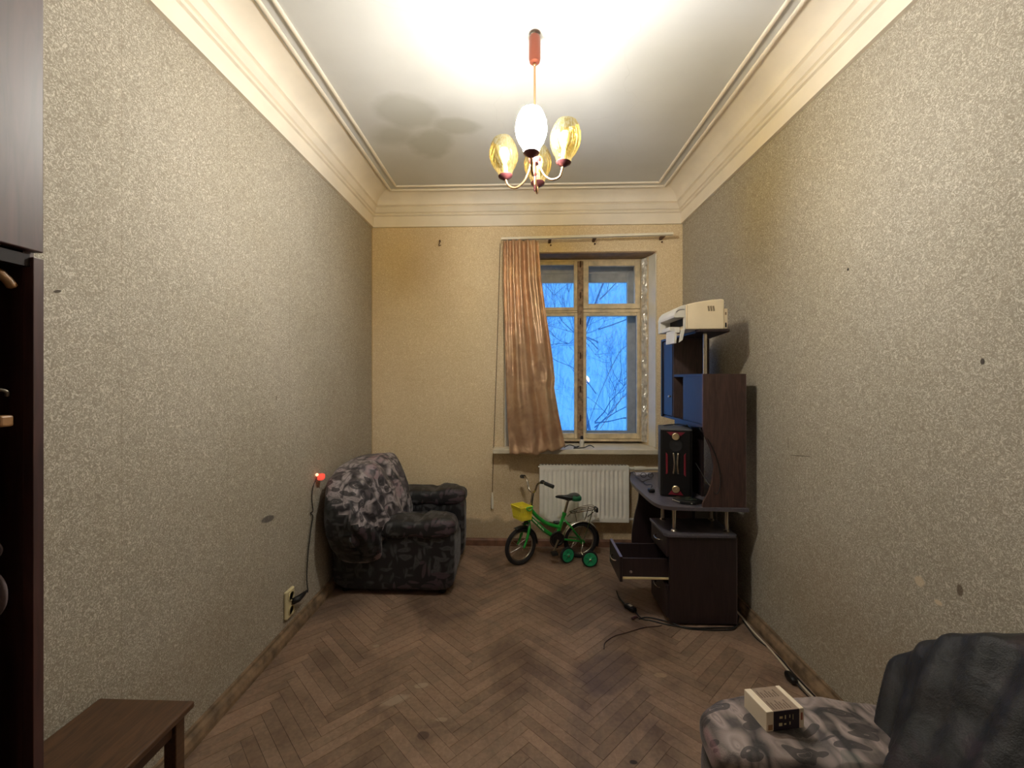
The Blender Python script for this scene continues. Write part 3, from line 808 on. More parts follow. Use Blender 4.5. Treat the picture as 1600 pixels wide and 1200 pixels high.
obj('sticker', B(wx-.009, wx-.004, -dy_-.0018, -dy_-.001, .026, .046), simple('red_sticker_ink', (176, 96, 72), .6), bx, local=True)
obj('sticker', B(-wx+.004, -wx+.017, -dy_-.0018, -dy_-.001, .008, .022), simple('sticker_ink', (170, 130, 96), .6), bx, local=True)

# ------------------------------------------------------------------ wooden bench stool, lower left
m_stool = wood('stool_varnish', (56, 38, 26), (96, 66, 44), .35, (12, 1.5, 12), 5, coat=.3)
st_ = empty('stool', (-1.21, 1.16, 0), 'low brown wooden stool by the left wall beside the wardrobe', 'stool')
obj('seat', MB().prism([(-1.368, .95), (-1.052, .95), (-1.050, 1.368), (-1.368, 1.368)], .478, .5), m_stool, st_, bevel=.006, seg=3)
for x in (-1.335, -1.092):
    for y in (.985, 1.335):
        a = .008 if x > -1.2 else -.0
        mb = MB().prism([(x-.020, y-.018), (x+.020, y-.018), (x+.020, y+.018), (x-.020, y+.018)], 0, .4785)
        obj('leg', mb, m_stool, st_, bevel=.003)
obj('apron', B(-1.315, -1.112, 1.328, 1.342, .42, .478), m_stool, st_); obj('apron', B(-1.315, -1.112, .978, .992, .42, .478), m_stool, st_)
obj('apron', B(-1.342, -1.328, 1.003, 1.317, .42, .478), m_stool, st_); obj('apron', B(-1.099, -1.085, 1.003, 1.317, .42, .478), m_stool, st_)

# ------------------------------------------------------------------ wardrobe
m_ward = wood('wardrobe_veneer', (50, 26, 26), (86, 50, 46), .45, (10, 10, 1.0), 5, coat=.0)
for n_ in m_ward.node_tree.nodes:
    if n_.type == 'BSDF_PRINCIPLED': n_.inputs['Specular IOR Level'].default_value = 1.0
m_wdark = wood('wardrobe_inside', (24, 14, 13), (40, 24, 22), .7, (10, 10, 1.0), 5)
wd = empty('wardrobe', (-1.09, .2, 0), 'tall dark brown wardrobe at the left edge with its lower front open', 'wardrobe')
YW = .703; YW0 = -.45
obj('side_panel', B(-1.384, -.818, YW-.016, YW, 0, 2.45), m_ward, wd)
obj('side_panel', B(-1.384, -.818, YW0, YW0+.016, 0, 2.45), m_ward, wd)
obj('edge_strip', B(-.818, -.800, YW-.016, YW, 0, 1.738), m_ward, wd, bevel=.001)
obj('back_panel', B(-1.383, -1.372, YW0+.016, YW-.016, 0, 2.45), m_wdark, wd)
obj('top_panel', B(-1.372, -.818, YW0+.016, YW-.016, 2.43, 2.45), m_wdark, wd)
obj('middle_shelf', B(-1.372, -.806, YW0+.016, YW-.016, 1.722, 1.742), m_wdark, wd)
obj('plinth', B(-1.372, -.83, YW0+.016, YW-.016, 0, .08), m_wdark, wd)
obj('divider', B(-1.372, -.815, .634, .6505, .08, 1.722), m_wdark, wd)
for (a, b) in ((.14, YW), (YW0, .136)):
    dr = obj('upper_door', B(-.817, -.799, a+.001, b-.001, 1.748, 2.45), m_ward, wd, bevel=.002)
    obj('handle', MB().tube([(-.799, (a+.02 if a > 0 else b-.02), 1.78), (-.786, (a+.02 if a > 0 else b-.02), 1.78), (-.786, (a+.02 if a > 0 else b-.02), 1.85), (-.799, (a+.02 if a > 0 else b-.02), 1.85)], .004, 6), MATS['steel'], dr)
dl = obj('lower_door', B(-.817, -.799, YW0+.001, .636, .085, 1.716), m_ward, wd, bevel=.002)
obj('handle', MB().tube([(-.799, .60, .9), (-.784, .60, .9), (-.784, .60, 1.0), (-.799, .60, 1.0)], .004, 6), MATS['steel'], dl)
m_hang = wood('hanger_wood', (150, 108, 70), (190, 148, 104), .4, (8, 1, 8), 5)
hg = empty('coat_hanger', (-.84, .66, 1.66), 'curved end of a wooden coat hanger high in the open wardrobe', 'coat hanger')
obj('shoulder', MB().tube(spline([(-.86, .652, 1.712), (-.835, .654, 1.708), (-.822, .664, 1.700), (-.817, .673, 1.684)], 5), [.010]*5+[.009]*5+[.007]*5+[.003], 8), m_hang, hg, smooth=True)
bx2 = obj('wooden_block', B(-.86, -.813, .652, .671, 1.462, 1.480), m_hang, bevel=.003); tag(bx2, 'light wooden bar end sticking out inside the open wardrobe at mid height', 'bar')
ho = obj('hook', MB().tube(spline([(-.84, .654, 1.514), (-.825, .656, 1.521), (-.818, .664, 1.518), (-.822, .668, 1.511)], 4), .0028, 6), MATS['steel'], smooth=True); tag(ho, 'small metal hook just above the light bar end in the wardrobe', 'hook')
bg_ = empty('bag', (-.86, .66, 1.14), 'round grey bag hanging low in the open wardrobe', 'bag')
obj('pouch', MB().blob((-.855, .661, 1.195), (.042, .009, .042), 2.2, 12), simple('grey_cloth', (104, 90, 92), .8, bump=.3), bg_, smooth=True)
obj('strap', MB().tube(spline([(-.86, .660, 1.238), (-.835, .662, 1.25), (-.825, .663, 1.268), (-.84, .662, 1.285)], 4), .002, 5), MATS['grey_cloth'], bg_)

# ------------------------------------------------------------------ computer desk
m_desk = wood('dark_chipboard', (34, 24, 26), (52, 38, 38), .42, (9, 9, 1.0), 6)
m_dtop = wood('dark_desktop', (70, 66, 72), (94, 88, 94), .4, (6, 1, 6), 6)
m_edge = simple('edge_band', (96, 66, 54), .45)
m_chrome = simple('chrome', (215, 205, 190), .16, metal=1.0)
dk = empty('computer_desk', (1.12, 3.1, 0), 'dark wood computer desk with hutch and drawers against the right wall', 'desk')
# desktop: curved room edge
tp = spline([(.918, 3.66, 0), (.870, 3.50, 0), (.843, 3.33, 0), (.838, 3.10, 0), (.840, 2.92, 0), (.851, 2.80, 0), (.885, 2.735, 0), (.96, 2.708, 0)], 4)
poly = [(p.x, p.y) for p in tp] + [(1.385, 2.690), (1.385, 3.70), (.93, 3.70)]
poly = poly[::-1]
obj('desktop', MB().prism(poly, .722, .745), m_dtop, dk, bevel=.002, smooth=False)
obj('edge_band', MB().prism([(p.x-.0015, p.y-.001) for p in tp][::-1]+[(p.x+.003, p.y+.001) for p in tp], .723, .744), simple('grey_edge', (78, 68, 68), .4), dk)
# pedestal with drawers
PX0, PX1, PY0, PY1 = .905, 1.335, 2.742, 3.06
obj('pedestal_top', MB().prism([(PX0-.012, PY0+.02), (PX0+.012, PY0-.012), (PX1-.01, PY0-.012), (PX1+.005, PY0+.01), (PX1+.005, PY1), (PX0-.012, PY1)], .548, .566), m_dtop, dk, bevel=.003)
obj('side_panel', B(PX0+.018, PX1, PY0-.001, PY0+.016, .012, .548), m_desk, dk, bevel=.002)
obj('side_panel', B(PX0+.018, PX1, PY1-.016, PY1, .012, .548), m_desk, dk)
obj('side_edge', B(PX1-.001, PX1+.003, PY0, PY0+.016, .012, .548), simple('pale_edge', (120, 100, 100), .45), dk)
obj('pedestal_back', B(PX1-.016, PX1-.001, PY0+.016, PY1-.016, .012, .548), m_desk, dk)
obj('pedestal_floor', B(PX0+.02, PX1-.016, PY0+.016, PY1-.016, .03, .046), m_desk, dk)
def handle(x, y, z, par, horiz=True):
    obj('handle', MB().tube(spline([(x, y-.045, z), (x-.016, y-.038, z), (x-.022, y, z-.002), (x-.016, y+.038, z), (x, y+.045, z)], 5), .0042, 8), m_chrome, par, smooth=True)
d1 = obj('drawer', B(PX0, PX0+.018, PY0+.002, PY1-.002, .425, .546), m_desk, dk, bevel=.002); handle(PX0, 2.90, .49, d1)
d3 = obj('drawer', B(PX0, PX0+.018, PY0+.002, PY1-.002, .045, .245), m_desk, dk, bevel=.002); handle(PX0, 2.90, .18, d3)
ox = .618
dm = MB().box(ox+.018, PX0+.17, PY0+.028, PY0+.042, .285, .400).box(ox+.018, PX0+.17, PY1-.042, PY1-.028, .285, .400)
dm.box(PX0+.156, PX0+.17, PY0+.042, PY1-.042, .285, .400).box(ox+.018, PX0+.156, PY0+.042, PY1-.042, .285, .291)
d2 = obj('drawer', dm, m_desk, dk, bevel=.001, label='open pulled-out drawer')
obj('drawer_front', B(ox, ox+.018, PY0+.004, PY1-.004, .262, .418), m_desk, d2, bevel=.002)
obj('drawer_front_edge', B(ox+.0005, ox+.0175, PY0+.006, PY1-.006, .4175, .4195), simple('blue_grey_edge', (104, 98, 118), .4), d2)
handle(ox, 2.90, .35, d2)
obj('runner', MB().box(ox+.02, PX0+.05, PY0+.019, PY0+.028, .272, .284).box(ox+.02, PX0+.05, PY0+.017, PY0+.020, .276, .280), simple('cream_metal', (232, 214, 170), .35, metal=.3), d2)
obj('screw_cap', MB().lathe([(.009, 0), (.009, .002), (.006, .004)], (ox+.075, PY0+.0285, .315), 12, (0, -1, 0)), simple('screw_cap_grey', (120, 104, 98), .4), d2)
for (x, y) in ((.972, 2.80), (1.300, 2.80), (.972, 3.02), (1.300, 3.02)):
    p_ = obj('post', MB().tube([(x, y, .566), (x, y, .722)], .0125, 14), m_chrome, dk, smooth='auto')
    obj('post_flange', MB().lathe([(.020, 0), (.020, .004), (.013, .012)], (x, y, .566), 16), m_chrome, p_, smooth='auto')
# curved far leg
lg = [(.905, 0), (.880, .15), (.875, .30), (.895, .45), (.925, .58), (.935, .722), (1.16, .722), (1.16, 0)]
lgs = spline([(a, 0, b) for a, b in lg[:6]], 5)
obj('curved_leg', MB().prism([(p.x, p.z) for p in lgs]+[(1.20, .722), (1.20, 0)], 3.46, 3.478, 'y'), m_desk, dk)
obj('modesty_panel', B(1.19, 1.206, 3.062, 3.46, .15, .722), m_desk, dk)
obj('back_panel', B(1.345, 1.358, 3.06, 3.68, .05, .722), m_desk, dk)
# tall hutch side (near) with curved front edge
hs = [(1.112, .745), (1.118, .78), (1.150, .84), (1.172, .92), (1.178, 1.0), (1.160, 1.10), (1.122, 1.19), (1.115, 1.24), (1.115, 1.563)]
hsx = spline([(a, 0, b) for a, b in hs[:8]], 4)
obj('hutch_side', MB().prism([(p.x, p.z) for p in hsx]+[(1.115, 1.563), (1.372, 1.563), (1.372, .746)], 2.705, 2.721, 'y'), wood('hutch_side_wood', (52, 36, 34), (84, 60, 54), .5, (9, 9, 1), 7), dk, bevel=.001)
obj('hutch_edge', B(1.1135, 1.1155, 2.706, 2.720, 1.235, 1.562), m_edge, dk)
obj('hutch_edge', B(1.3715, 1.3745, 2.706, 2.720, .746, 1.562), MATS['pale_edge'], dk)
obj('hutch_floor', MB().prism([(1.118, 2.721), (1.372, 2.721), (1.372, 3.47), (1.118, 3.47)], 1.232, 1.250), m_desk, dk)
obj('hutch_top', B(1.118, 1.372, 2.721, 3.222, 1.545, 1.563), m_desk, dk)
obj('hutch_door', B(1.115, 1.131, 2.723, 3.035, 1.252, 1.544), m_desk, dk, bevel=.001)
obj('hutch_divider', B(1.133, 1.37, 3.035, 3.050, 1.250, 1.545), m_desk, dk)
obj('hutch_back', B(1.360, 1.372, 2.721, 3.47, 1.250, 1.545), m_desk, dk)
obj('tower_side', B(1.116, 1.372, 3.222, 3.238, 1.250, 1.822), wood('tower_wood', (60, 46, 42), (84, 66, 60), .5, (9, 9, 1), 7), dk)
obj('tower_side', B(1.116, 1.372, 3.474, 3.490, 1.232, 1.822), m_desk, dk)
td = obj('tower_door', B(1.112, 1.126, 3.240, 3.448, 1.256, 1.815), m_desk, dk, bevel=.001)
obj('tower_frame', B(1.104, 1.128, 3.450, 3.474, 1.236, 1.820), simple('black_edge', (16, 14, 18), .5), dk)
obj('knob', MB().lathe([(.006, 0), (.006, .008), (.010, .014), (.008, .02), (0, .021)], (1.112, 3.27, 1.40), 12, (-1, 0, 0)), m_chrome, td, smooth='auto')
obj('hutch_back_post', B(1.205, 1.221, 2.95, 3.46, .746, 1.232), m_desk, dk)
obj('printer_shelf', MB().prism([(1.00, 2.80), (1.03, 2.735), (1.08, 2.712), (1.37, 2.712), (1.37, 3.49), (1.108, 3.49), (1.108, 3.2), (1.02, 3.08)], 1.800, 1.8185) , m_desk, dk, bevel=.002) if False else obj('printer_shelf', MB().prism([(1.08, 2.745), (1.10, 2.712), (1.268, 2.712), (1.29, 2.735), (1.37, 3.2), (1.37, 3.49), (1.108, 3.49), (1.108, 2.80)], 1.8225, 1.838), m_desk, dk, bevel=.002)
obj('shelf_post', MB().tube([(1.166, 2.80, 1.563), (1.166, 2.80, 1.8225)], .0125, 14), m_chrome, dk, smooth='auto')

# ------------------------------------------------------------------ printer
pn = empty('printer', (1.14, 2.9, 1.838), 'cream laser printer on the top shelf of the desk hutch', 'printer')
m_pr = simple('cream_abs', (244, 228, 198), .42); m_pf = simple('grey_abs', (214, 210, 200), .42); m_blk = simple('black_gap', (10, 10, 12), .7)
zb = 1.8385
PYN, PYF_ = 2.722, 3.04
side = [(1.018, zb), (1.018, zb+.152), (1.06, zb+.163), (1.12, zb+.174), (1.18, zb+.182), (1.235, zb+.186), (1.250, zb+.182), (1.250, zb)]
obj('body', MB().prism(side, PYN, PYF_, 'y'), m_pr, pn, bevel=.006, seg=3)
obj('side_seam', B(1.0225, 1.026, PYN-.0008, PYN+.002, zb+.006, zb+.150), simple('seam', (190, 166, 128), .5), pn)
obj('rear_cover', B(1.250, 1.274, PYN+.006, PYF_-.01, zb+.004, zb+.128), m_pr, pn, bevel=.003)
obj('port', B(1.2575, 1.2665, PYN+.0045, PYN+.007, zb+.012, zb+.040), m_blk, pn); obj('port', B(1.2575, 1.2655, PYN+.0045, PYN+.007, zb+.088, zb+.105), simple('port_grey', (150, 128, 100), .5), pn)
vm = MB()
for k in range(3): vm.prism([(1.148+k*.015, zb+.142), (1.158+k*.015, zb+.144), (1.163+k*.015, zb+.112), (1.153+k*.015, zb+.110)], PYN-.001, PYN+.001, 'y')
obj('vents', vm, simple('vent_grey', (150, 134, 108), .5), pn)
# rounded front: profile swept in x
fp = [(1.018, zb-.001), (1.018, zb+.152), (.985, zb+.140), (.962, zb+.118), (.950, zb+.085), (.948, zb+.05), (.952, zb-.001)]
obj('front_upper', MB().prism([(1.0175, zb+.072), (1.0175, zb+.152), (.995, zb+.147), (.970, zb+.134), (.952, zb+.112), (.945, zb+.088), (.945, zb+.072)], PYN+.001, PYF_, 'y'), m_pf, pn, bevel=.004, seg=3)
obj('front_cheek', B(1.006, 1.0175, PYN+.002, PYN+.02, zb, zb+.074), m_pf, pn, bevel=.002)
obj('front_cheek', B(.946, 1.0175, PYF_-.05, PYF_, zb, zb+.074), m_pf, pn, bevel=.004)
obj('front_lower', B(.952, 1.0175, PYN+.10, PYF_-.05, zb, zb+.026), m_pf, pn, bevel=.003)
obj('paper_slot', B(1.012, 1.017, PYN+.02, PYF_-.05, zb+.026, zb+.072), m_blk, pn)
obj('control_arc', MB().tube(spline([(.957, PYN+.0, zb+.105), (.972, PYN-.001, zb+.118), (.995, PYN-.001, zb+.123), (1.008, PYN, zb+.121)], 5), .0018, 6), simple('arc_grey', (96, 96, 98), .5), pn)
tr_ = MB().add([(1.012, 2.724, zb-.004), (1.012, 2.76, zb-.004), (.975, 2.74, zb-.092), (.975, 2.705, zb-.070)], [(0, 1, 2, 3)])
obj('paper_tray', MB().prism([(1.014, zb+.004), (.999, zb-.066), (.975, zb-.082), (.988, zb-.004)], 2.725, 2.729, 'y'), m_pf, pn, bevel=.001)
obj('tray_wing', MB().prism([(.955, zb-.002), (.972, zb-.002), (.966, zb-.085), (.952, zb-.085)], 2.74, 2.90, 'y'), m_pf, pn, bevel=.003)
obj('tray_bracket', B(.955, .985, 2.735, 2.75, zb-.02, zb+.01), m_pf, pn, bevel=.002)

# ------------------------------------------------------------------ loudspeaker on the desk
sp = empty('loudspeaker', (.932, 2.955, .7455), 'tall black loudspeaker with red trim and brass discs on the desk', 'loudspeaker')
m_sb = simple('black_vinyl', (14, 13, 14), .38); m_sg = simple('dusty_black_vinyl', (84, 82, 80), .7, var=.2)
sx0, sx1, sy0, sy1, sz0, sz1 = .932, 1.135, 2.955, 3.23, .752, 1.196
obj('cabinet', B(sx0, sx1, sy0+.02, sy1, sz0, sz1), m_sg, sp, bevel=.004)
obj('front_baffle', MB().prism([(sx0+.004, sy0+.006), (sx0+.016, sy0), (sx1-.016, sy0), (sx1-.004, sy0+.006), (sx1-.002, sy0+.0205), (sx0+.002, sy0+.0205)], sz0-.004, sz1-.006), m_sb, sp, bevel=.002)
m_red = simple('wine_red_trim', (120, 34, 46), .35, coat=.2)
cx = (sx0+sx1)/2-.002
obj('trim_strip', MB().prism([(cx-.062, sz1-.155), (cx-.050, sz1-.170), (cx-.050, sz1-.295), (cx-.062, sz1-.300)], sy0-.005, sy0+.002, 'y'), m_red, sp, bevel=.001)
obj('trim_strip', MB().prism([(cx+.062, sz1-.155), (cx+.050, sz1-.170), (cx+.050, sz1-.300), (cx+.062, sz1-.310)], sy0-.005, sy0+.002, 'y'), m_red, sp, bevel=.001)
obj('trim_cap', MB().prism([(cx-.058, sz1-.018), (cx+.058, sz1-.018), (cx+.026, sz1-.046), (cx-.026, sz1-.046)], sy0-.004, sy0+.002, 'y'), m_red, sp)
obj('trim_cap', MB().prism([(cx-.046, sz0+.010), (cx+.046, sz0+.010), (cx+.024, sz0+.040), (cx-.024, sz0+.040)], sy0-.004, sy0+.002, 'y'), m_red, sp)
m_brass = simple('satin_brass', (236, 214, 170), .28, metal=.9)
for z in (sz1-.048, sz0+.046):
    d_ = obj('disc', MB().lathe([(.0235, 0), (.0235, .006), (.020, .009), (.006, .007), (.0, .008)], (cx, sy0-.001, z), 28, (0, -1, 0)), m_brass, sp, smooth='auto')
    obj('disc_ring', MB().lathe([(.026, 0), (.028, .003), (.024, .006)], (cx, sy0, z), 28, (0, -1, 0)), m_sb, d_, smooth='auto')
obj('driver_cone', MB().lathe([(.040, 0), (.040, .003), (.030, .001), (.012, .002), (0, .004)], (cx, sy0-.001, sz1-.105), 28, (0, -1, 0)), simple('cone_black', (26, 24, 25), .6), sp, smooth='auto')
pl = obj('centre_plate', MB().prism([(cx-.021, sz1-.150), (cx+.021, sz1-.150), (cx+.013, sz1-.235), (cx+.021, sz1-.300), (cx-.021, sz1-.300), (cx-.013, sz1-.235)], sy0-.006, sy0+.001, 'y'), simple('dark_gloss_plate', (30, 34, 34), .2), sp)
obj('chrome_bar', MB().tube(spline([(cx-.015, sy0-.007, sz1-.155), (cx-.009, sy0-.010, sz1-.225), (cx-.015, sy0-.007, sz1-.295)], 5), .0065, 8), m_chrome, pl, smooth=True)
obj('chrome_bar', MB().tube(spline([(cx+.015, sy0-.007, sz1-.155), (cx+.009, sy0-.010, sz1-.225), (cx+.015, sy0-.007, sz1-.295)], 5), .0065, 8), m_chrome, pl, smooth=True)
for x in (sx0+.02, sx1-.02):
    for y in (sy0+.04, sy1-.03): obj('foot', MB().lathe([(.010, 0), (.011, .0065)], (x, y, .7455), 12), m_sb, sp)
obj('side_badge', B(sx1-.0005, sx1+.001, sy0+.03, sy0+.05, .86, .89), simple('badge_grey', (110, 108, 106), .4), sp)

sp.rotation_euler.z = R(-15)
# small things on the desk
ro = empty('router', (1.055, 2.81, .7455), 'flat black set-top box with white lettering in front of the loudspeaker', 'router', rz=R(-10))
obj('shell', MB().prism([(-.085, .015), (-.045, -.055), (.04, -.062), (.095, -.01), (.06, .06), (-.05, .062)], .002, .022), m_sb, ro, local=True, bevel=.005, seg=3)
obj('top_plate', MB().prism([(-.045, .01), (.0, -.035), (.06, -.01), (.03, .045)], .022, .0235), simple('greenish_gloss', (58, 66, 58), .15, coat=.8), ro, local=True)
pr = MB()
for k in range(5):
    a = -.070+k*.006; pr.box(a, a+.004, -.0345-k*.0, -.032, .008, .014)
led = MB()
for k in range(6):
    u_ = k/6; xx = -.082+.036*u_; yy = .008-.060*u_
    led.prism([(xx-.002, yy), (xx+.001, yy-.004), (xx+.0035, yy-.001), (xx+.001, yy+.002)], .009, .015)
obj('lettering', led, m_white, ro, local=True)
obj('led', MB().box(.014, .021, -.0645, -.061, .008, .014), m_white, ro, local=True)
mo = empty('webcam', (.905, 3.05, .7455), 'small black puck-shaped webcam on the desk left of the loudspeaker', 'webcam')
obj('body', MB().blob((.905, 3.055, .7585), (.022, .024, .0125), 3.5, 8), m_sb, mo, smooth=True)
obj('lead', MB().tube(spline([(.915, 3.075, .760), (.925, 3.13, .752), (.945, 3.18, .765), (.925, 3.25, .750), (.93, 3.35, .750)], 5), .003, 6), m_cab, mo, smooth=True)
pp = obj('papers', MB().prism([(.925, 3.55), (1.06, 3.60), (1.085, 3.66), (.935, 3.655)], .7455, .752), simple('paper', (176, 172, 176), .7), bevel=.001); tag(pp, 'thin stack of papers at the far end of the desk by the radiator valve', 'papers')
gb = empty('glasses', (1.0, 3.49, .7455), 'folded spectacles lying among wires at the far end of the desk', 'glasses')
for k in (-1, 1): obj('lens_rim', MB().tube([(1.0+k*.028+.022*math.cos(a*.52), 3.49+.004*math.sin(a*.52), .766+.017*math.sin(a*.52)) for a in range(12)], .0022, 6, closed=True), m_cab, gb, smooth=True)
obj('temple', MB().tube([(.95, 3.492, .766), (.955, 3.56, .757), (.96, 3.60, .748)], .002, 6), m_cab, gb); obj('temple', MB().tube([(1.05, 3.492, .766), (1.045, 3.56, .757), (1.04, 3.60, .748)], .002, 6), m_cab, gb)
m_cd = simple('grey_cord', (70, 66, 68), .5)
dw = obj('desk_wires', MB().tube(spline([(.90, 3.62, .755), (.93, 3.60, .765), (.915, 3.50, .750), (.92, 3.42, .755), (.92, 3.34, .750), (.96, 3.38, .752), (1.02, 3.42, .756)], 6), .0035, 6), m_cd, smooth=True); tag(dw, 'loose grey wires tangled on the far end of the desk', 'wires')
hc = obj('hutch_cable', MB().tube(spline([(1.10, 2.725, 1.228), (1.155, 2.700, 1.14), (1.20, 2.695, 1.02), (1.215, 2.695, .90), (1.19, 2.697, .83), (1.152, 2.75, .90), (1.14, 2.88, .98)], 7), .0032, 6), m_cab, smooth=True); tag(hc, 'thin black cable looping down over the hutch side beside the loudspeaker', 'cable')
tc_ = obj('hutch_top_wire', MB().tube(spline([(1.02, 3.15, 1.198), (1.05, 3.08, 1.212), (1.09, 3.05, 1.218), (1.112, 2.95, 1.222)], 5), .004, 6), m_cab, smooth=True); tag(tc_, 'short black wire lying on top of the loudspeaker', 'wire')

# ------------------------------------------------------------------ cables on the floor
ad = empty('power_adapter', (.73, 2.92, 0), 'black inline power adapter with a pale label on the floor by the drawers', 'adapter')
mb = MB().blob((0, 0, .014), (.045, .020, .014), 5, 8)
rm = Matrix.Rotation(R(-62), 3, 'Z'); mb.v = [tuple(rm @ Vector(p)+Vector((.726, 2.915, 0))) for p in mb.v]
obj('body', mb, m_sb, ad, smooth=True)
mb = B(-.016, .012, -.010, .010, .0275, .0288); mb.v = [tuple(rm @ Vector(p)+Vector((.726, 2.915, 0))) for p in mb.v]
obj('label_sticker', mb, m_rail, ad)
obj('lead', MB().tube(spline([(.705, 2.955, .012), (.692, 3.0, .010), (.682, 3.06, .012), (.676, 3.11, .03)], 5), [.006]*11+[.004]*5, 8), m_sb, ad, smooth=True)
obj('cable', MB().tube(spline([(.745, 2.875, .012), (.77, 2.80, .005), (.83, 2.775, .006), (.92, 2.735, .005), (1.05, 2.708, .005), (1.18, 2.712, .006), (1.30, 2.722, .005), (1.36, 2.76, .006)], 6), .0042, 6), m_cab, ad, smooth=True)
bc = obj('black_floor_cable', MB().tube(spline([(.75, 2.795, .006), (.80, 2.815, .006), (.86, 2.80, .006), (.94, 2.745, .012), (1.02, 2.700, .005), (1.20, 2.690, .005), (1.31, 2.712, .008), (1.40, 2.85, .01)], 6), .004, 6), m_cab, smooth=True); tag(bc, 'black cable along the floor in front of the drawer unit', 'cable')
tn = obj('brown_floor_cable', MB().tube(spline([(.470, 2.48, .005), (.482, 2.53, .004), (.507, 2.565, .004), (.56, 2.61, .004), (.619, 2.637, .004), (.75, 2.70, .004), (.82, 2.715, .004), (.872, 2.728, .004)], 6), .0028, 6), simple('brown_cord', (52, 30, 28), .5), smooth=True); tag(tn, 'thin brown cable with a free end curling across the parquet', 'cable')
jk = obj('cable_end', MB().tube(spline([(.705, 2.79, .008), (.72, 2.80, .012), (.735, 2.812, .010), (.75, 2.808, .008)], 4), [.009, .009, .008, .007, .007, .007, .006, .006, .006, .005, .005, .005, .005], 8), simple('plum_plastic', (58, 26, 34), .4), smooth=True); tag(jk, 'small plum-coloured cable end by the power adapter', 'cable end')
wcab = obj('white_floor_cable', MB().tube(spline([(1.41, 3.05, .012), (1.412, 2.86, .008), (1.402, 2.684, .008), (1.405, 2.505, .007), (1.398, 2.312, .007), (1.398, 2.173, .007), (1.403, 2.05, .007), (1.41, 1.85, .007), (1.412, 1.55, .007)], 8), .0052, 8), simple('white_cord', (206, 192, 170), .45), smooth=True); tag(wcab, 'white cable running along the right baseboard', 'cable')
bcab = obj('dark_floor_cable', MB().tube(spline([(1.40, 2.80, .006), (1.388, 2.68, .005), (1.386, 2.60, .005), (1.41, 2.50, .005), (1.418, 2.42, .005), (1.412, 2.3, .005), (1.416, 2.1, .005), (1.418, 1.9, .005)], 8), .0035, 6), m_cab, smooth=True); tag(bcab, 'dark cable weaving beside the white one along the right baseboard', 'cable')
sk = empty('mouse', (1.375, 2.255, 0), 'black computer mouse on the floor by the right baseboard cables', 'mouse')
obj('shell', MB().blob((1.368, 2.255, .02), (.020, .040, .019), 2.8, 10), m_sb, sk, smooth=True)
obj('lead', MB().tube(spline([(1.37, 2.215, .02), (1.378, 2.17, .008), (1.385, 2.10, .005), (1.385, 2.02, .005), (1.38, 1.9, .005)], 5), .0032, 6), m_cab, sk, smooth=True)

# ------------------------------------------------------------------ chandelier
chd = empty('chandelier', (.066, 2.094, 3.2), 'four-armed brass chandelier with amber glass shades hanging from the ceiling', 'chandelier')
m_cop = simple('copper_lacquer', (150, 84, 66), .3, metal=.55); m_bra = simple('aged_brass', (200, 160, 116), .25, metal=.85); m_cup = simple('bronze_cup', (96, 52, 54), .35, metal=.5)
CX_, CY_ = .066, 2.094
obj('ceiling_hook', MB().tube(spline([(CX_, CY_, 3.2), (CX_-.012, CY_-.01, 3.185), (CX_-.018, CY_-.012, 3.165), (CX_-.006, CY_-.012, 3.150)], 5), .005, 8), m_white, chd, smooth=True)
obj('canopy', MB().lathe([(.012, 0), (.024, .004), (.028, .018), (.028, .115), (.024, .128), (.0, .13)], (CX_, CY_, 3.050), 24), m_cop, chd, smooth='auto')
obj('rod', MB().tube([(CX_, CY_, 3.055), (CX_, CY_, 2.44)], .0052, 12), m_bra, chd, smooth='auto')
obj('collar', MB().lathe([(.006, 0), (.010, .006), (.006, .012)], (CX_, CY_, 3.036), 14), m_bra, chd, smooth=True)
obj('hub', MB().lathe([(.006, 0), (.022, .006), (.030, .022), (.030, .030), (.018, .036), (.014, .075), (.020, .085), (.008, .10)], (CX_, CY_, 2.560), 24), m_cup, chd, smooth='auto')
obj('finial', MB().lathe([(.0, -.012), (.006, 0), (.004, .06), (.012, .075), (.006, .085), (.006, .13)], (CX_, CY_, 2.442), 14), m_cup, chd, smooth='auto')
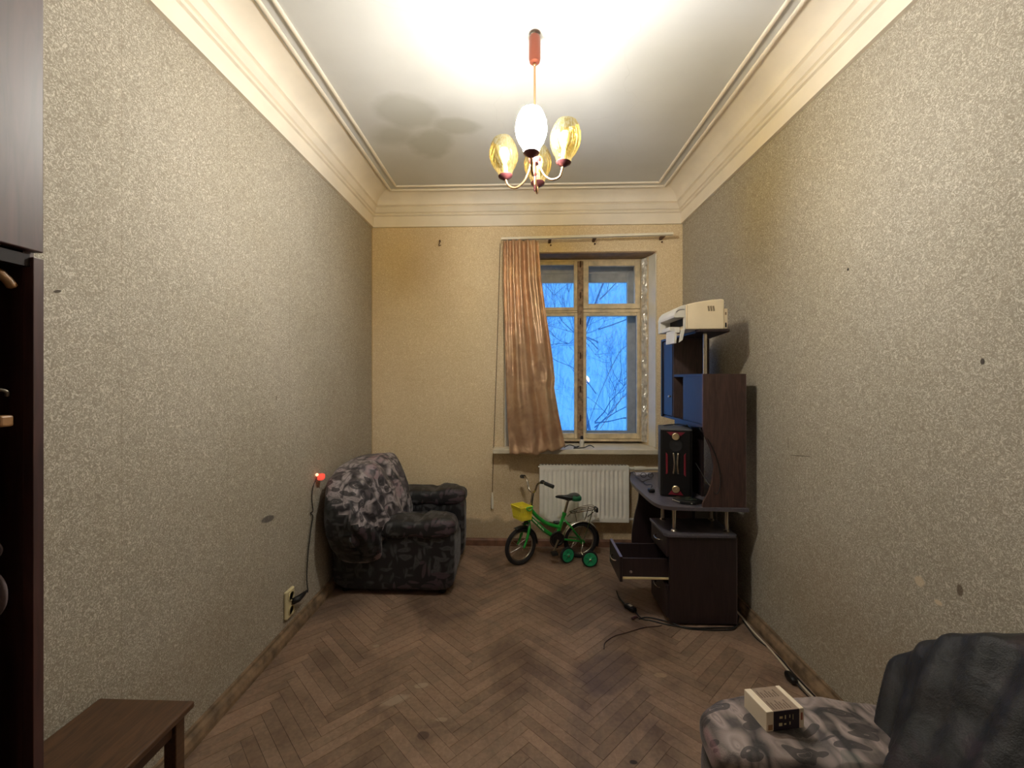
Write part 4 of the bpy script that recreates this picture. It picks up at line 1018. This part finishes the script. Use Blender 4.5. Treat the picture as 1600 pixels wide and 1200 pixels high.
def shade_mat(name, tint, lit):
    t = NT(name); t.t.nodes.remove(t.b); v = t.coord()
    tr = t.n('ShaderNodeBsdfTransparent'); tr.inputs[0].default_value = (*tint, 1)
    if not lit:
        pn_ = t.noise(t.coord(scale=(1, 1, .25)), 130, 2, 1); t.l(t.ramp(pn_, [(.42, (.78, .60, .22)), (.55, (.98, .90, .58))]), tr.inputs[0])
    tl = t.n('ShaderNodeBsdfTranslucent'); tl.inputs[0].default_value = (*[min(1, x*1.0) for x in tint], 1)
    df = t.n('ShaderNodeBsdfDiffuse'); df.inputs[0].default_value = (*tint, 1)
    gl = t.n('ShaderNodeBsdfGlossy'); gl.inputs['Roughness'].default_value = .12; gl.inputs[0].default_value = (1, .95, .85, 1)
    a = t.n('ShaderNodeMixShader'); a.inputs[0].default_value = .5; t.l(tl.outputs[0], a.inputs[1]); t.l(df.outputs[0], a.inputs[2])
    b = t.n('ShaderNodeMixShader'); b.inputs[0].default_value = .035 if not lit else .35; t.l(tr.outputs[0], b.inputs[1]); t.l(a.outputs[0], b.inputs[2])
    lw = t.n('ShaderNodeFresnel'); lw.inputs['IOR'].default_value = 1.5 if lit else 1.22
    cc_ = t.n('ShaderNodeMixShader'); t.l(lw.outputs[0], cc_.inputs[0]); t.l(b.outputs[0], cc_.inputs[1]); t.l(gl.outputs[0], cc_.inputs[2])
    o_ = cc_.outputs[0]
    if lit:
        em = t.n('ShaderNodeEmission'); em.inputs[0].default_value = (1.0, .975, .90, 1); g_ = t.n('ShaderNodeNewGeometry'); t.l(t.math('MULTIPLY', t.math('SUBTRACT', 1.0, g_.outputs['Backfacing']), SHADE_GLOW), em.inputs[1])
        ad_ = t.n('ShaderNodeAddShader'); t.l(o_, ad_.inputs[0]); t.l(em.outputs[0], ad_.inputs[1]); o_ = ad_.outputs[0]
    t.l(o_, t.out.inputs['Surface']); return t.m
m_shade = shade_mat('amber_glass', (.96, .86, .50), False); m_shade_lit = shade_mat('amber_glass_lit', (1.0, .98, .92), True)
t = NT('bulb_glow'); t.b.inputs['Emission Color'].default_value = (1, .93, .8, 1); t.b.inputs['Emission Strength'].default_value = 14
m_glow = t.m
m_bulb = simple('clear_bulb', (235, 230, 215), .15)
def shade_prof():
    return [(.030, 0), (.036, .008), (.040, .022), (.055, .045), (.067, .075), (.071, .100), (.068, .130), (.058, .160), (.047, .182)]
def shade_mesh(c, ax=(0, 0, 1), lit=0):
    P = []
    raw = shade_prof()
    for i in range(len(raw)-1):
        for k in range(1 if lit else 4):
            f = k/(1 if lit else 4); P.append((raw[i][0]+(raw[i+1][0]-raw[i][0])*f, raw[i][1]+(raw[i+1][1]-raw[i][1])*f))
    P.append(raw[-1])
    return MB().lathe(P, c, 24 if lit else 72, ax, wob=lambda k, h: .028*math.cos(k*2*math.pi/4+ (h*60)) if .03 < h < .172 and not lit else 0)
cups = [(-.076, 2.160, 0), (.197, 2.034, 0), (.046, 1.942, 1), (.086, 2.246, 0)]
for i, (x, y, lit) in enumerate(cups):
    zc = 2.533
    d = Vector((x-CX_, y-CY_, 0)); r_ = d.length; u_ = d.normalized()
    def ap(rr, z): return (CX_+u_.x*rr, CY_+u_.y*rr, z)
    ar = obj('arm', MB().tube(spline([ap(.020, 2.580), ap(.030, 2.540), ap(.055, 2.495), ap(.090, 2.472), ap(.125, 2.478), ap(r_-.008, 2.502), ap(r_, 2.530)], 6), .0055, 10), m_bra, chd, smooth=True)
    tilt = (u_.x*.10, u_.y*.10, 1) if not lit else (0, 0, 1)
    obj('cup', MB().lathe([(.008, -.012), (.016, -.008), (.034, .004), (.036, .010), (.030, .012), (.0, .014)], (x, y, zc), 24, tilt), m_cup, chd, smooth='auto')
    obj('bulb_socket', MB().lathe([(.013, 0), (.013, .045), (.010, .05)], (x, y, zc+.014), 14, tilt), m_rail, chd, smooth='auto')
    obj('shade', shade_mesh((x, y, zc+.012), tilt, lit), m_shade_lit if lit else m_shade, chd, smooth=True, label='lit amber glass shade' if lit else None)
    if not lit:
        obj('bulb', MB().lathe([(.010, .055), (.014, .065), (.028, .095), (.030, .115), (.022, .135), (0, .145)], (x, y, zc+.01), 16, tilt), m_bulb, chd, smooth=True)
    else:
        obj('bulb', MB().lathe([(.010, .0), (.014, .004), (.016, .02), (.010, .03)], (x, y, zc+.058), 16), m_glow, chd, smooth=True)

# ------------------------------------------------------------------ child's bicycle
bk = empty('bicycle', (-.028, 3.615, 0), "child's green bicycle with stabilisers and a yellow basket under the window", 'bicycle', rz=R(13.3))
m_grn = simple('green_enamel', (34, 150, 52), .28, coat=.4); m_tire = simple('tyre_rubber', (26, 22, 22), .8, bump=.3)
m_rim = simple('chrome_rim', (205, 198, 185), .2, metal=.95); m_spoke = simple('spoke_steel', (150, 140, 128), .35, metal=.8)
m_sadl = simple('saddle_vinyl', (22, 24, 24), .35, coat=.3); m_sadg = simple('saddle_green', (28, 96, 62), .4)
m_yel = simple('yellow_plastic', (244, 230, 70), .45); m_lime = simple('lime_plastic', (96, 190, 70), .45); m_teal = simple('stabiliser_green', (38, 158, 104), .4)
def bobj(name, mb, m, par=None, **k):
    o = obj(name, mb, m, bk, local=True, **k)
    if par:
        o.parent = par; o.location = o.location - par.location
    return o
SA = R(22); SP = Vector((.105, 0, 0))
Rm = Matrix.Rotation(SA, 3, 'Z')
def steer(mb, extra=Vector((0, 0, 0))):
    mb.v = [tuple(Rm @ (Vector(p)-SP)+SP+extra) for p in mb.v]; return mb
def circ(c, r, n=40, ax='y', a0=0, a1=2*math.pi, closed=True):
    m_ = n if closed else n+1
    return [(c[0]+r*math.cos(a0+(a1-a0)*k/n), c[1], c[2]+r*math.sin(a0+(a1-a0)*k/n)) for k in range(m_)]
def wheel(c, r, st, name):
    f = steer if st else (lambda m: m)
    ty = bobj(name, f(MB().tube(circ(c, r-.017), .017, 10, closed=True)), m_tire, smooth=True)
    bobj('rim', f(MB().tube(circ(c, r-.037), .0075, 8, closed=True)), m_rim, ty, smooth=True)
    sm_ = MB()
    for k in range(20):
        a = 2*math.pi*k/20; s_ = (-1)**k
        sm_.tube([(c[0]+.010*math.cos(a+.9*s_), c[1]+.022*s_, c[2]+.010*math.sin(a+.9*s_)), (c[0]+(r-.04)*math.cos(a), c[1], c[2]+(r-.04)*math.sin(a))], .0011, 4)
    bobj('spokes', f(sm_), m_spoke, ty)
    bobj('hub', f(MB().lathe([(.006, -.04), (.006, -.03), (.014, -.026), (.009, -.018), (.009, .018), (.014, .026), (.006, .03), (.006, .04)], c, 14, (0, 1, 0))), m_rim, ty, smooth='auto')
    return ty
FW = (.012, 0, .153); RW = (.552, 0, .153)
wheel(FW, .153, True, 'front_wheel'); wheel(RW, .153, False, 'rear_wheel')
# fork + head
fk = MB()
for s_ in (-1, 1):
    fk.tube(spline([(.088, s_*.018, .325), (.070, s_*.040, .30), (.045, s_*.044, .22), (.012, s_*.044, .150)], 5), [.012]*11+[.009]*5, 10)
fk.tube([(.086, 0, .318), (.094, 0, .355)], .017, 12)
bobj('fork', steer(fk), m_grn, smooth=True)
bobj('head_tube', MB().tube([(.092, 0, .345), (.118, 0, .475)], .018, 14), m_grn, smooth='auto')
bobj('stem', steer(MB().tube([(.118, 0, .470), (.138, 0, .578)], .0125, 12)), m_chrome, smooth='auto')
hb = MB()
pts = [(.175, -.215, .664), (.150, -.14, .680), (.132, -.080, .668), (.128, -.042, .600), (.133, 0, .580), (.128, .042, .600), (.132, .080, .668), (.150, .14, .680), (.175, .215, .664)]
bobj('handlebar', steer(MB().tube(spline(pts, 7), .0095, 10)), m_chrome, smooth=True)
for s_ in (-1, 1):
    bobj('grip', steer(MB().tube([(.152, s_*.142, .680), (.176, s_*.220, .664)], [.015, .016], 12)), m_sadl, smooth='auto')
bobj('bell', steer(MB().lathe([(.012, 0), (.022, .004), (.022, .018), (.010, .028), (0, .029)], (.148, -.118, .672), 14)), m_sadl, smooth='auto')
bobj('front_mudguard', steer(MB().grid(lambda u, v_: (FW[0]+(.166+.006*math.cos((v_-.5)*3))*math.cos(R(60)-R(85)*(1-u)*0 + R(-65)+R(125)*u - R(0)), (v_-.5)*.05, FW[2]+(.166+.006*math.cos((v_-.5)*3))*math.sin(R(-5)+R(125)*u)), 18, 6)), m_sadl, smooth=True, solid=.002) if False else None
def guard(c, r, a0, a1, wdt, mat, st=False):
    def g(u, v_):
        a = a0+(a1-a0)*u; q = (v_-.5)*2; rr = r-.012*q*q
        return (c[0]+rr*math.cos(a), c[1]+q*wdt/2, c[2]+rr*math.sin(a))
    mb = MB().grid(g, 22, 6)
    if st: steer(mb)
    return bobj('mudguard', mb, mat, smooth=True, solid=.002)
guard(FW, .168, R(-5), R(112), .052, m_sadl, True)
guard(RW, .170, R(20), R(185), .055, m_rim)
guard(RW, .168, R(-25), R(20), .052, m_sadl)
bobj('brake', steer(MB().tube(spline([(.06, -.035, .30), (.075, -.030, .335), (.072, .0, .345), (.075, .03, .335), (.06, .035, .30)], 4), .006, 8)), simple('brake_grey', (70, 74, 68), .4, metal=.5), smooth=True)
bobj('brake_arm', steer(MB().tube([(.072, -.02, .345), (.03, -.03, .352), (.0, -.03, .345)], .004, 6)), MATS['brake_grey'])
# frame
bobj('top_tube', MB().tube(spline([(.110, 0, .445), (.17, 0, .375), (.25, 0, .315), (.33, 0, .285), (.375, 0, .275)], 6), .0155, 12), m_grn, smooth=True)
dt = bobj('down_tube', MB().tube(spline([(.098, 0, .385), (.16, 0, .325), (.235, 0, .255), (.33, 0, .190)], 6), .0165, 12), m_grn, smooth=True)
dec = MB()
for k, (a, b) in enumerate([(.125, .165), (.172, .20), (.205, .222)]):
    z1_, z2_ = .362-(a-.125)*1.02, .362-(b-.125)*1.02
    dec.add([(a, -.0172, z1_+.007), (b, -.0172, z2_+.007), (b, -.0172, z2_-.006), (a, -.0172, z1_-.006)], [(0, 1, 2, 3)])
bobj('decal', dec, m_white, dt, solid=.001)
bobj('seat_tube', MB().tube([(.335, 0, .185), (.408, 0, .385)], .0150, 12), m_grn, smooth='auto')
bobj('seat_clamp', MB().tube([(.404, 0, .375), (.410, 0, .395)], .019, 12), m_grn, smooth='auto')
bobj('seat_post', MB().tube([(.408, 0, .385), (.440, 0, .500)], .0115, 12), m_chrome, smooth='auto')
for s_ in (-1, 1):
    bobj('chain_stay', MB().tube([(.345, s_*.020, .190), (.40, s_*.036, .180), (.552, s_*.040, .153)], .0085, 8), m_grn, smooth=True)
    bobj('seat_stay', MB().tube([(.395, s_*.016, .345), (.44, s_*.036, .300), (.552, s_*.041, .155)], .0078, 8), m_grn, smooth=True)
    bobj('dropout', MB().lathe([(.020, 0), (.020, .006)], (.552, s_*.040, .153), 14, (0, s_, 0)), m_grn)
bobj('bottom_bracket', MB().tube([(.335, -.035, .188), (.335, .035, .188)], .020, 14), m_grn, smooth='auto')
# saddle
def sad(w, q):
    t_ = (w.x+.10)/.2
    wy = .16+.84*min(1, max(0, (t_-.25)/.55))**1.2
    return Vector((w.x, w.y*wy, w.z*(.55+.45*t_)+.006*math.cos(t_*6)))
sd_ = bobj('saddle', MB().blob((.435, 0, .527), (.108, .072, .026), 2.8, 16, sad), m_sadl, smooth=True)
def sad2(w, q): return Vector((w.x, w.y, w.z))
bobj('saddle_rear', MB().blob((.502, 0, .520), (.046, .0735, .027), 3, 12), m_sadg, sd_, smooth=True)
bobj('saddle_rail', MB().tube([(.41, -.02, .510), (.44, -.02, .498), (.49, -.02, .508)], .004, 6), m_chrome, sd_); bobj('saddle_rail', MB().tube([(.41, .02, .510), (.44, .02, .498), (.49, .02, .508)], .004, 6), m_chrome, sd_)
# crank, pedals, chain guard
bobj('chain_ring', MB().lathe([(.058, 0), (.058, .004), (.044, .005), (.040, .002), (.012, .004)], (.335, -.040, .188), 28, (0, -1, 0)), simple('chain_black', (34, 30, 28), .5, metal=.4), smooth='auto')
bobj('chain_guard', MB().tube([(.335+.066*math.cos(R(a)), -.046, .188+.066*math.sin(R(a))) for a in range(60, 285, 15)], .005, 8), m_sadl, smooth=True)
for s_, a in ((-1, 245), (1, 65)):
    dx, dz_ = math.cos(R(a)), math.sin(R(a))
    cr = bobj('crank', MB().tube([(.335, s_*.055, .188), (.335+dx*.10, s_*.062, .188+dz_*.10)], [.010, .008], 10), simple('crank_steel', (140, 124, 100), .35, metal=.7), smooth='auto')
    bobj('pedal', MB().box(.335+dx*.10-.030, .335+dx*.10+.022, s_*.07-.0 if s_ > 0 else -.125, .125 if s_ > 0 else -.07, .188+dz_*.10-.013, .188+dz_*.10+.010), m_sadl, cr, bevel=.004)
# carrier
ca = MB()
for y in (-.045, 0, .045): ca.tube([(.46, y*.5, .392), (.55, y, .408), (.675, y, .420)], .0038, 6)
ca.tube([(.675, -.045, .420), (.69, 0, .422), (.675, .045, .420)], .0038, 6); ca.tube([(.55, -.045, .408), (.55, .045, .408)], .0035, 6)
for s_ in (-1, 1): ca.tube([(.645, s_*.045, .417), (.60, s_*.05, .27), (.556, s_*.05, .160)], .0035, 6)
ca.tube([(.60, -.04, .36), (.66, -.045, .405)], .003, 6).tube([(.52, 0, .30), (.50, .0, .40)], .003, 6).tube([(.43, 0, .36), (.47, 0, .392)], .0035, 6)
cr_ = bobj('carrier', ca, m_chrome, smooth='auto')
bobj('carrier_clip', MB().tube(spline([(.50, -.03, .405), (.58, -.022, .432), (.66, -.02, .440), (.66, .02, .440), (.58, .022, .432), (.50, .03, .405)], 4), .003, 6), m_chrome, cr_, smooth=True)
bobj('reflector', MB().blob((.692, 0, .405), (.010, .035, .022), 5, 6), m_sadl, cr_, smooth=True)
# basket on the handlebar
ba = MB()
bz0, bz1 = .378, .486
def bpts(t_, z, ins=0):
    tz = (z-bz0)/(bz1-bz0); e_ = .016*tz
    return [(-.020-e_*1.0, -.060-e_*.7), (.078, -.060-e_*.7), (.078, .060+e_*.7), (-.020-e_*1.0, .060+e_*.7)]
def bwall(i, u0, u1, z0_, z1_, mb):
    q = []
    for (u_, z_) in ((u0, z0_), (u1, z0_), (u1, z1_), (u0, z1_)):
        P = bpts(0, z_); a, b = P[i], P[(i+1) % 4]
        q.append((a[0]+(b[0]-a[0])*u_, a[1]+(b[1]-a[1])*u_, z_))
    mb.add(q, [(0, 1, 2, 3)])
for i in range(4):
    bwall(i, 0, 1, bz0, bz0+.022, ba); bwall(i, 0, 1, bz1-.030, bz1, ba)
    n_ = 7
    for k in range(n_+1):
        c0 = k/n_; bwall(i, max(0, c0-.045), min(1, c0+.045), bz0+.022, bz1-.030, ba)
P = bpts(0, bz0); ba.add([(x, y, bz0) for x, y in P], [(0, 1, 2, 3)])
bas = bobj('basket', steer(ba), m_yel, solid=.0035, bevel=0)
rimp = bpts(0, bz1); bobj('basket_rim', steer(MB().tube([(x, y, bz1) for x, y in rimp]+[(rimp[0][0], rimp[0][1], bz1)], .005, 6)), m_yel, bas)
bobj('basket_handle', steer(MB().tube([(.045+.028*math.cos(R(a)), -.078, .486+.028*math.sin(R(a))) for a in range(180, 361, 15)], .0065, 8)), m_lime, bas, smooth=True)
bobj('basket_ring', steer(MB().tube([(.017, -.078, .486), (.073, -.078, .486)], .0055, 8)), m_lime, bas)
# stabilisers
def stab(wp, ang, nm):
    c = Vector(wp)
    ax = Vector((math.sin(ang), -math.cos(ang), 0))
    wt = bobj('stabiliser_wheel', MB().lathe([(.050, -.013), (.064, -.010), (.066, 0), (.064, .010), (.050, .013)], c, 28, ax), m_tire, smooth='auto')
    bobj('wheel_disc', MB().lathe([(.052, -.004), (.054, .0148), (.046, .0162), (.040, .0142), (.016, .0142), (.012, .020), (0, .021)], c, 28, ax), m_teal, wt, smooth='auto')
    sp_ = MB(); u_ = Vector((math.cos(ang), math.sin(ang), 0)); z_ = Vector((0, 0, 1))
    for k in range(5):
        a = 2*math.pi*k/5+.4; dr = u_*math.cos(a)+z_*math.sin(a)
        sp_.tube([c+ax*.0148+dr*.012, c+ax*.0148+dr*.042], [.0022, .0016], 6)
    bobj('wheel_rib', sp_, simple('dark_green_rib', (14, 84, 56), .4), wt)
    bobj('wheel_bolt', MB().lathe([(.008, 0), (.008, .006), (.004, .009)], c+ax*.019, 8, ax), m_chrome, wt)
def tolocal(x, y, z):
    d = Vector((x+.028, y-3.615, 0)); d = Matrix.Rotation(-R(13.3), 3, 'Z') @ d; return (d.x, d.y, z)
w1 = tolocal(.385, 3.632, .066); w2 = tolocal(.560, 3.560, .066)
stab(w1, R(14), 'a'); stab(w2, R(-10), 'b')
bobj('stabiliser_arm', MB().tube(spline([(.555, -.045, .152), (.545, -.062, .12), (.52, -.10, .085), (w2[0]-.02, w2[1]+.05, .066), (w2[0], w2[1]+.01, .066)], 5), .0055, 8), m_chrome, smooth=True)
bobj('stabiliser_arm', MB().tube(spline([(.555, .045, .152), (.52, .062, .12), (.48, .03, .075), (w1[0]+.03, w1[1]+.06, .062), (w1[0], w1[1]+.01, .066)], 5), .0055, 8), m_chrome, smooth=True)
